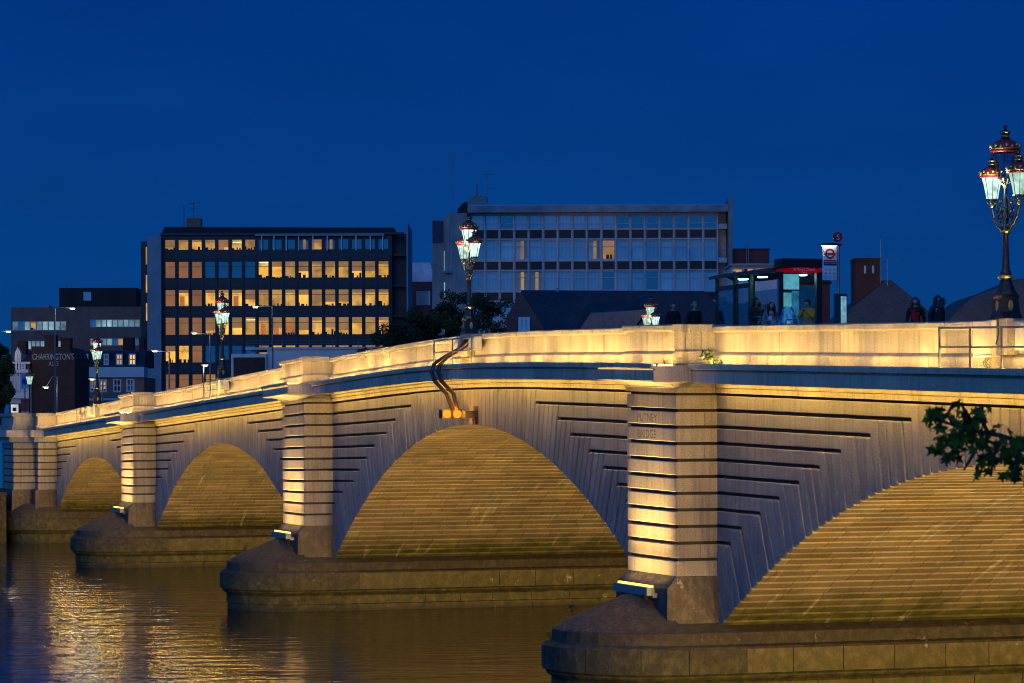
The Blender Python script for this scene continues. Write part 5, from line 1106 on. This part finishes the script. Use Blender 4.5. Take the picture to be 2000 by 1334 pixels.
def roof_house(D, uc, pts, label, mat='tile', tower=None):
    s = Site(D, uc); r = s.root('pitched_roof_house', label, 'house'); X, Z = s.x, s.z
    p = [(X(u), Z(v)) for u, v in pts]; g_ = MB(); y0 = 0.0; rx = [(x, y0 + (zz - p[0][1]) * .9, zz) for x, zz in p]
    g_.add(rx, [tuple(range(len(rx)))]); g_.add([(x, 14 - (zz - p[0][1]) * .9, zz) for x, zz in p], [tuple(range(len(rx)))]); top = [k for k in range(len(p)) if p[k][1] > p[0][1] + .1]
    n_ = len(p)
    for k in range(n_): a, b = k, (k + 1) % n_; g_.add([rx[a], rx[b], (p[b][0], 14 - (p[b][1] - p[0][1]) * .9, p[b][1]), (p[a][0], 14 - (p[a][1] - p[0][1]) * .9, p[a][1])], [(0, 1, 2, 3)])
    g_.build('roof', M[mat], r, local=True, fix=False); bx('wall', M['brickm'], r, X(pts[0][0] + 8), X(pts[-1][0] - 8), .4, 13, 0, Z(pts[0][1]) - .02); return s, r
M['tile'] = brick('grey brown roof tiles', (.095, .085, .085), (.035, .033, .035), .9)
s, r = roof_house(240, 1735, [(1640, 632), (1664, 604), (1740, 545), (1752, 543), (1812, 600), (1830, 632)], 'house with a broad hipped tiled roof and square brick tower', 'tile'); X, Z = s.x, s.z
tw = MB(); tw.box(X(1682), X(1730), 3.5, 7, Z(600), Z(501)); twr = tw.build('tower', M['brickd'], r, local=True); bx('tower_cap', M['brickd'], twr, X(1681), X(1731), 3.4, 7.1, Z(503), Z(499))
for u_ in (1697, 1713): window(r, X(u_), X(u_ + 7), Z(531), Z(513), 3.45, 'net', 0, 'brickd', .04, .05)
bx('ridge_stack', M['brickd'], r, X(1731), X(1755), 4, 5.5, Z(560), Z(543)); a_ = MB(); a_.tube([(X(1733), 4, Z(560)), (X(1733), 4, Z(462))], .05, 5); a_.tube([(X(1743), 3, Z(600)), (X(1743), 3, Z(502)), (X(1766), 3, Z(502))], .04, 5); a_.tube([(X(1745), 3, Z(497)), (X(1752), 3, Z(503))], .03, 5); a_.build('aerial', M['steel'], r, local=True)
roof_house(215, 1960, [(1850, 632), (1880, 600), (1912, 576), (1960, 560), (2005, 540), (2060, 540), (2090, 632)], 'house with a dark stepped roof behind the near lantern', 'tile')
s = Site(380, 818); ob_ = s.root('distant_brick_house', 'distant maroon brick house between the two slab blocks', 'house'); X, Z = s.x, s.z
bx('wall', M['brickm'], ob_, X(796), X(850), 0, 8, 0, Z(550)); window(ob_, X(813), X(842), Z(597), Z(567), -.1, 'net', 0, 'brickd', .06, .05); rf = MB(); rf.slab([(X(796), Z(550)), (X(852), Z(550)), (X(840), Z(512)), (X(800), Z(512))], 'y', 1, 8); rf.build('roof', M['roofm'], ob_, local=True)

# ------------------------------------------------------------------ road lighting columns beyond the bridge
M['ledhead'] = glow('road lantern led', (.95, 1.0, .55), 16)
def street_lamp(D, u, vtop, uh, vh, lab, head=True):
    s = Site(D, u); r = s.root('street_lamp', lab, 'street lamp', 'slim road lamps on the far bank'); Z = s.z
    p_ = MB(); p_.tube([(0, 0, 0), (0, 0, Z(vtop))], [.09, .055], 7); p_.build('pole', M['steel_dk'], r, local=True)
    xh, zh = s.x(uh), Z(vh, uh); p_ = MB(); p_.tube([(0, 0, Z(vtop) - .05), (xh * .4, 0, Z(vtop) + .02), (xh, 0, zh + .05)], .04, 5); p_.box(xh - .28, xh + .28, -.12, .12, zh, zh + .1); hd = p_.build('lantern_arm', M['steel_dk'], r, local=True)
    p_ = MB(); p_.box(xh - .15, xh + .15, -.11, .11, zh - .05, zh - .003); p_.build('led_panel', M['ledhead'], hd, local=True)
    d = bpy.data.lights.new('road_light', 'POINT'); d.energy = 110; d.color = (1, .85, .6); d.shadow_soft_size = .2; q = bpy.data.objects.new('road_light', d); COL.objects.link(q); q.parent = r; q.location = (xh, -.3, zh - .25)
for a in ((250, 108, 601, 142, 603, 'road lamp in front of the brick offices'), (262, -30, 649, 17, 648, 'road lamp beyond the left edge by the trees'), (245, 411, 652, 380, 651, 'road lamp left of the lantern before the office block'), (235, 533, 598, 500, 600, 'tall road lamp in front of the white building'), (240, 331, 687, 303, 686, 'road lamp at the corner of the office block'), (255, 112, 735, 90, 757, 'short road lamp before the pub gable'), (255, 200, 742, 180, 741, 'road lamp before the brick terrace'), (238, 398, 712, 401, 714, 'small lamp beside the parapet before the office block')): street_lamp(*a)
s = Site(236, 48); sg = s.root('parking_sign', 'blue and white road sign on a post beside the pub', 'sign'); X, Z = s.x, s.z
p_ = MB(); p_.tube([(X(49), 0, 0), (X(49), 0, Z(733))], .05, 6); p_.build('post', M['steel_dk'], sg, local=True); pl_ = bx('board', M['bluetile'], sg, X(42), X(57), -.08, -.05, Z(759), Z(731)); p_ = MB(); p_.lathe([(.001, 0), (.26, 0), (.26, .02), (.001, .02)], (0, 0, 0), 20); o = p_.build('blue_disc', M['bluedisc'], sg, local=True); o.rotation_euler = (math.pi / 2, 0, 0); o.location = (X(50), -.085, Z(745))
s = Site(228, 56); bl = s.root('end_lantern', 'single lit lantern standing beside the blue road sign', 'street lamp'); X, Z = s.x, s.z
p_ = MB(); p_.tube([(X(58), 0, 0), (X(58), 0, Z(752))], .06, 6); p_.build('post', M['iron'], bl, local=True); lantern(bl, X(58), 0, Z(751), 1.15)
s = Site(232, 30); kb = s.root('lit_notice_box', 'brightly lit notice case beside the white pub front', 'notice case'); X, Z = s.x, s.z
bx('case', M['black'], kb, X(18), X(40), 0, .5, 0, Z(788)); bx('lit_panel', M['noticelit'], kb, X(21.5), X(36), -.02, -.001, Z(806), Z(790)); bx('notice', M['navy'], kb, X(25), X(32), -.04, -.022, Z(803), Z(796))

# ------------------------------------------------------------------ trees and plants
def leaf_cloud(mb, c, r, n, size, rnd, flat=.0, mi=0):
    for _ in range(n):
        while True:
            p = Vector((rnd.uniform(-1, 1), rnd.uniform(-1, 1), rnd.uniform(-1, 1)))
            if .25 < p.length < 1: break
        q = Vector((c[0] + p.x * r[0], c[1] + p.y * r[1], c[2] + p.z * r[2])); s_ = size * rnd.uniform(.6, 1.3)
        a = Vector((rnd.gauss(0, 1), rnd.gauss(0, 1), rnd.gauss(0, 1))).normalized(); b = a.cross(Vector((rnd.gauss(0, 1), rnd.gauss(0, 1), rnd.gauss(0, 1)))).normalized()
        mb.add([q - a * s_, q - b * s_ * .45, q + a * s_, q + b * s_ * .45], [(0, 1, 2, 3)], mi)
M['leafdark'] = leaf_mat('dark evergreen leaves', (.02, .03, .012), (.075, .09, .035)); M['leafmid'] = leaf_mat('olive leaves', (.04, .055, .018), (.10, .10, .035)); M['bark'] = plain('bark', (.05, .04, .03), .9, .3, 0, 6)
def tree(D, u, vtop, w, lab, mat, seed, vb=700, n=9):
    rnd = random.Random(seed); s = Site(D, u); r = s.root('tree', lab, 'tree', 'trees on the far bank'); H = s.z(vtop); W_ = w / F_PX * D
    tk = MB(); tk.tube([(0, 0, 0), (.1, 0, H * .35), (-.1, .1, H * .7)], [.28, .2, .08], 7); cr_ = MB(); zlo = max(1.0, s.z(vb))
    for k in range(n):
        a = rnd.uniform(0, 6.28); t_ = (k + .5) / n; rr = W_ * .36 * (1 - .65 * t_) ; c = (rr * math.cos(a), rr * math.sin(a), zlo + (H - zlo) * (t_ * .92))
        tk.tube([(0, 0, c[2] * .55), (c[0] * .5, c[1] * .5, c[2] * .8), c], [.1, .06, .02], 5); [leaf_cloud(cr_, (c[0] + rnd.gauss(0, .13) * W_, c[1] + rnd.gauss(0, .1) * W_, c[2] + rnd.gauss(0, .06) * (H - zlo)), (W_ * .14 * rnd.uniform(.6, 1.2), W_ * .14, (H - zlo) * .10), 190, .13, rnd) for _q in range(4)]
    tk.build('trunk', M['bark'], r, local=True); cr_.build('crown', M[mat], r, local=True, fix=False)
tree(232, 935, 570, 165, 'dense dark tree behind the lantern above the amber lights', 'leafdark', 1, 680, 11); tree(236, 870, 592, 120, 'dark tree before the pale end wall of the slab block', 'leafdark', 2, 690); tree(238, 800, 604, 150, 'dark bushy tree at the right end of the lit office block', 'leafdark', 3, 700); tree(240, 765, 650, 120, 'low dark shrub tree beside the white building', 'leafmid', 4, 710, 7)
tree(228, 1290, 590, 110, 'dim olive tree behind the walkers', 'leafmid', 5, 650); tree(230, 1400, 585, 130, 'dim olive tree behind the shelter glass', 'leafmid', 6, 650); tree(232, 1460, 588, 110, 'dim green tree behind the waiting passengers', 'leafmid', 9, 650); tree(233, 2, 700, 60, 'green tree at the foot of the white pub front', 'leafmid', 7, 800, 12); tree(300, -4, 668, 70, 'dark tree before the brick offices', 'leafdark', 8, 760)
M['weed'] = leaf_mat('weed leaves', (.05, .11, .02), (.12, .20, .04)); M['drygrass'] = leaf_mat('dry stems', (.16, .13, .06), (.24, .18, .08))
def weed(x, y, z, sc, lab, n=40, mat='weed'):
    rnd = random.Random(int(x * 100) % 9973); r = thing('weed', lab, 'plant', (x, y, z), 0, 'weeds rooted in the masonry'); a_ = MB()
    for k in range(5): a_.tube([(0, 0, -.02), (rnd.uniform(-.1, .1) * sc, rnd.uniform(-.1, .05) * sc, .2 * sc), (rnd.uniform(-.25, .25) * sc, rnd.uniform(-.2, .1) * sc, rnd.uniform(.25, .45) * sc)], .006, 4)
    a_.build('stem', M['bark'], r, local=True); b_ = MB(); leaf_cloud(b_, (0, -.03, .22 * sc), (.34 * sc, .25 * sc, .24 * sc), n, .065 * sc, rnd); b_.build('leaves', M[mat], r, local=True, fix=False)
weed(28.3, -.9, 11.14 + h(28.3), 1.1, 'leafy green weed on the ledge right of the lettered pier', 70); weed(29.4, -.95, 11.14 + h(29.4), .45, 'small weed tuft right of the leafy weed', 25); weed(26.3, -1.6, 11.14 + h(26.3), .45, 'small weed sprout on the ledge above the lettering', 20)
weed(21.9, -3.2, 2.62, .8, 'dry weeds on the cutwater of the lettered pier', 30, 'drygrass'); weed(23.6, -4.5, 1.9, .6, 'moss tuft on the nose step of the lettered pier', 40); weed(-26.2, -3.3, 2.7, .9, 'dry weeds on the cutwater of the middle pier', 40, 'drygrass'); weed(-69.6, -4.5, 1.95, .7, 'weeds on the nose of the far pier', 25)

# foreground plane tree reaching in from the near bank
pt = thing('plane_tree', 'blurred dark green leafy branch hanging in from the right', 'tree', (107.5, -19.0, 7.1)); rnd = random.Random(21)
tk = MB(); tk.tube([(107.5, -19, 7.0), (107.4, -19.2, 9.0), (107.3, -19.4, 12)], [.3, .24, .16], 9); tk.build('trunk', M['bark'], pt)
M['leaf_fg'] = leaf_mat('plane leaves', (.016, .075, .008), (.06, .17, .016))
def at(u, v, D): return CAM + FWD * D + RIGHT * ((u - 1000) / F_PX * D) + UP * ((V0 - v + ROLL * (u - 1000)) / F_PX * D)
lobes = []
for k in range(10):
    a = math.pi * 2 * k / 10 + math.pi / 2; rr = (1.0, .42, .92, .40, .68, .25, .68, .40, .92, .42)[k]; lobes.append((rr * math.cos(a) * .95, 0, rr * math.sin(a)))
lv = MB(); lv.v = [(0, .10, 0)] + [(x, -.12 * (x * x + z * z), z) for x, y, z in lobes]
for k in range(10): lv.face([0, 1 + k, 1 + (k + 1) % 10])
lv.tube([(0, .05, -.25), (0, .1, -.7)], .03, 4); leaf_me = lv.mesh('leaf', M['leaf_fg'], fix=False)
br = [(2160, 905, 12.6), (2080, 880, 12.4), (2010, 868, 12.3), (1950, 850, 12.2), (1905, 842, 12.2), (1868, 832, 12.2), (1838, 822, 12.2), (1822, 806, 12.2)]
tw = MB(); tw.tube([Vector((107.4, -19.3, 10.4)), Vector((104.5, -21.5, 9.6)), at(2400, 930, 12.8)] + [at(*b) for b in br], [.07, .05, .03] + [.014 - .0012 * k for k in range(8)], 6)
for a, b, c_ in (((1905, 842), (1890, 810), (1876, 788)), ((1868, 832), (1850, 812), (1862, 786)), ((1930, 848), (1916, 818), (1920, 792)), ((1960, 852), (1940, 890), (1935, 930)), ((1990, 862), (1985, 900), (1975, 940)), ((1880, 838), (1872, 870), (1838, 905)), ((1920, 846), (1905, 880), (1882, 918)), ((2010, 868), (2005, 910), (2000, 950))):
    tw.tube([at(*a, 12.2), at(*b, 12.15), at(*c_, 12.1)], [.010, .008, .005], 5)
tw.build('twig', M['bark'], pt)
spots = []
for (u, v, r_u, r_v, n) in ((1824, 815, 24, 28, 10), (1880, 822, 30, 22, 11), (1905, 815, 24, 20, 7), (1850, 860, 28, 26, 10), (1890, 858, 28, 26, 12), (1930, 862, 30, 26, 12), (1965, 870, 26, 30, 11), (1990, 885, 22, 34, 12), (1940, 905, 24, 26, 8), (1975, 925, 28, 20, 9), (1845, 890, 16, 20, 5), (1915, 920, 12, 18, 4), (2030, 900, 40, 40, 14), (2090, 900, 50, 40, 12)):
    for _ in range(int(n * 2.1)): spots.append((u + rnd.gauss(0, .5) * r_u, v + rnd.gauss(0, .5) * r_v))
base_rz = math.atan2(RIGHT.y, RIGHT.x)
for (u, v) in spots:
    o = bpy.data.objects.new('leaf', leaf_me); COL.objects.link(o); o.parent = pt; p = at(u, v, 12.2 + rnd.gauss(0, .12)); o.location = p - Vector(pt.location); s_ = rnd.uniform(.020, .046); o.scale = (s_,) * 3
    o.rotation_euler = (rnd.gauss(0, .7), rnd.gauss(math.pi, .8), base_rz + rnd.gauss(0, .8))
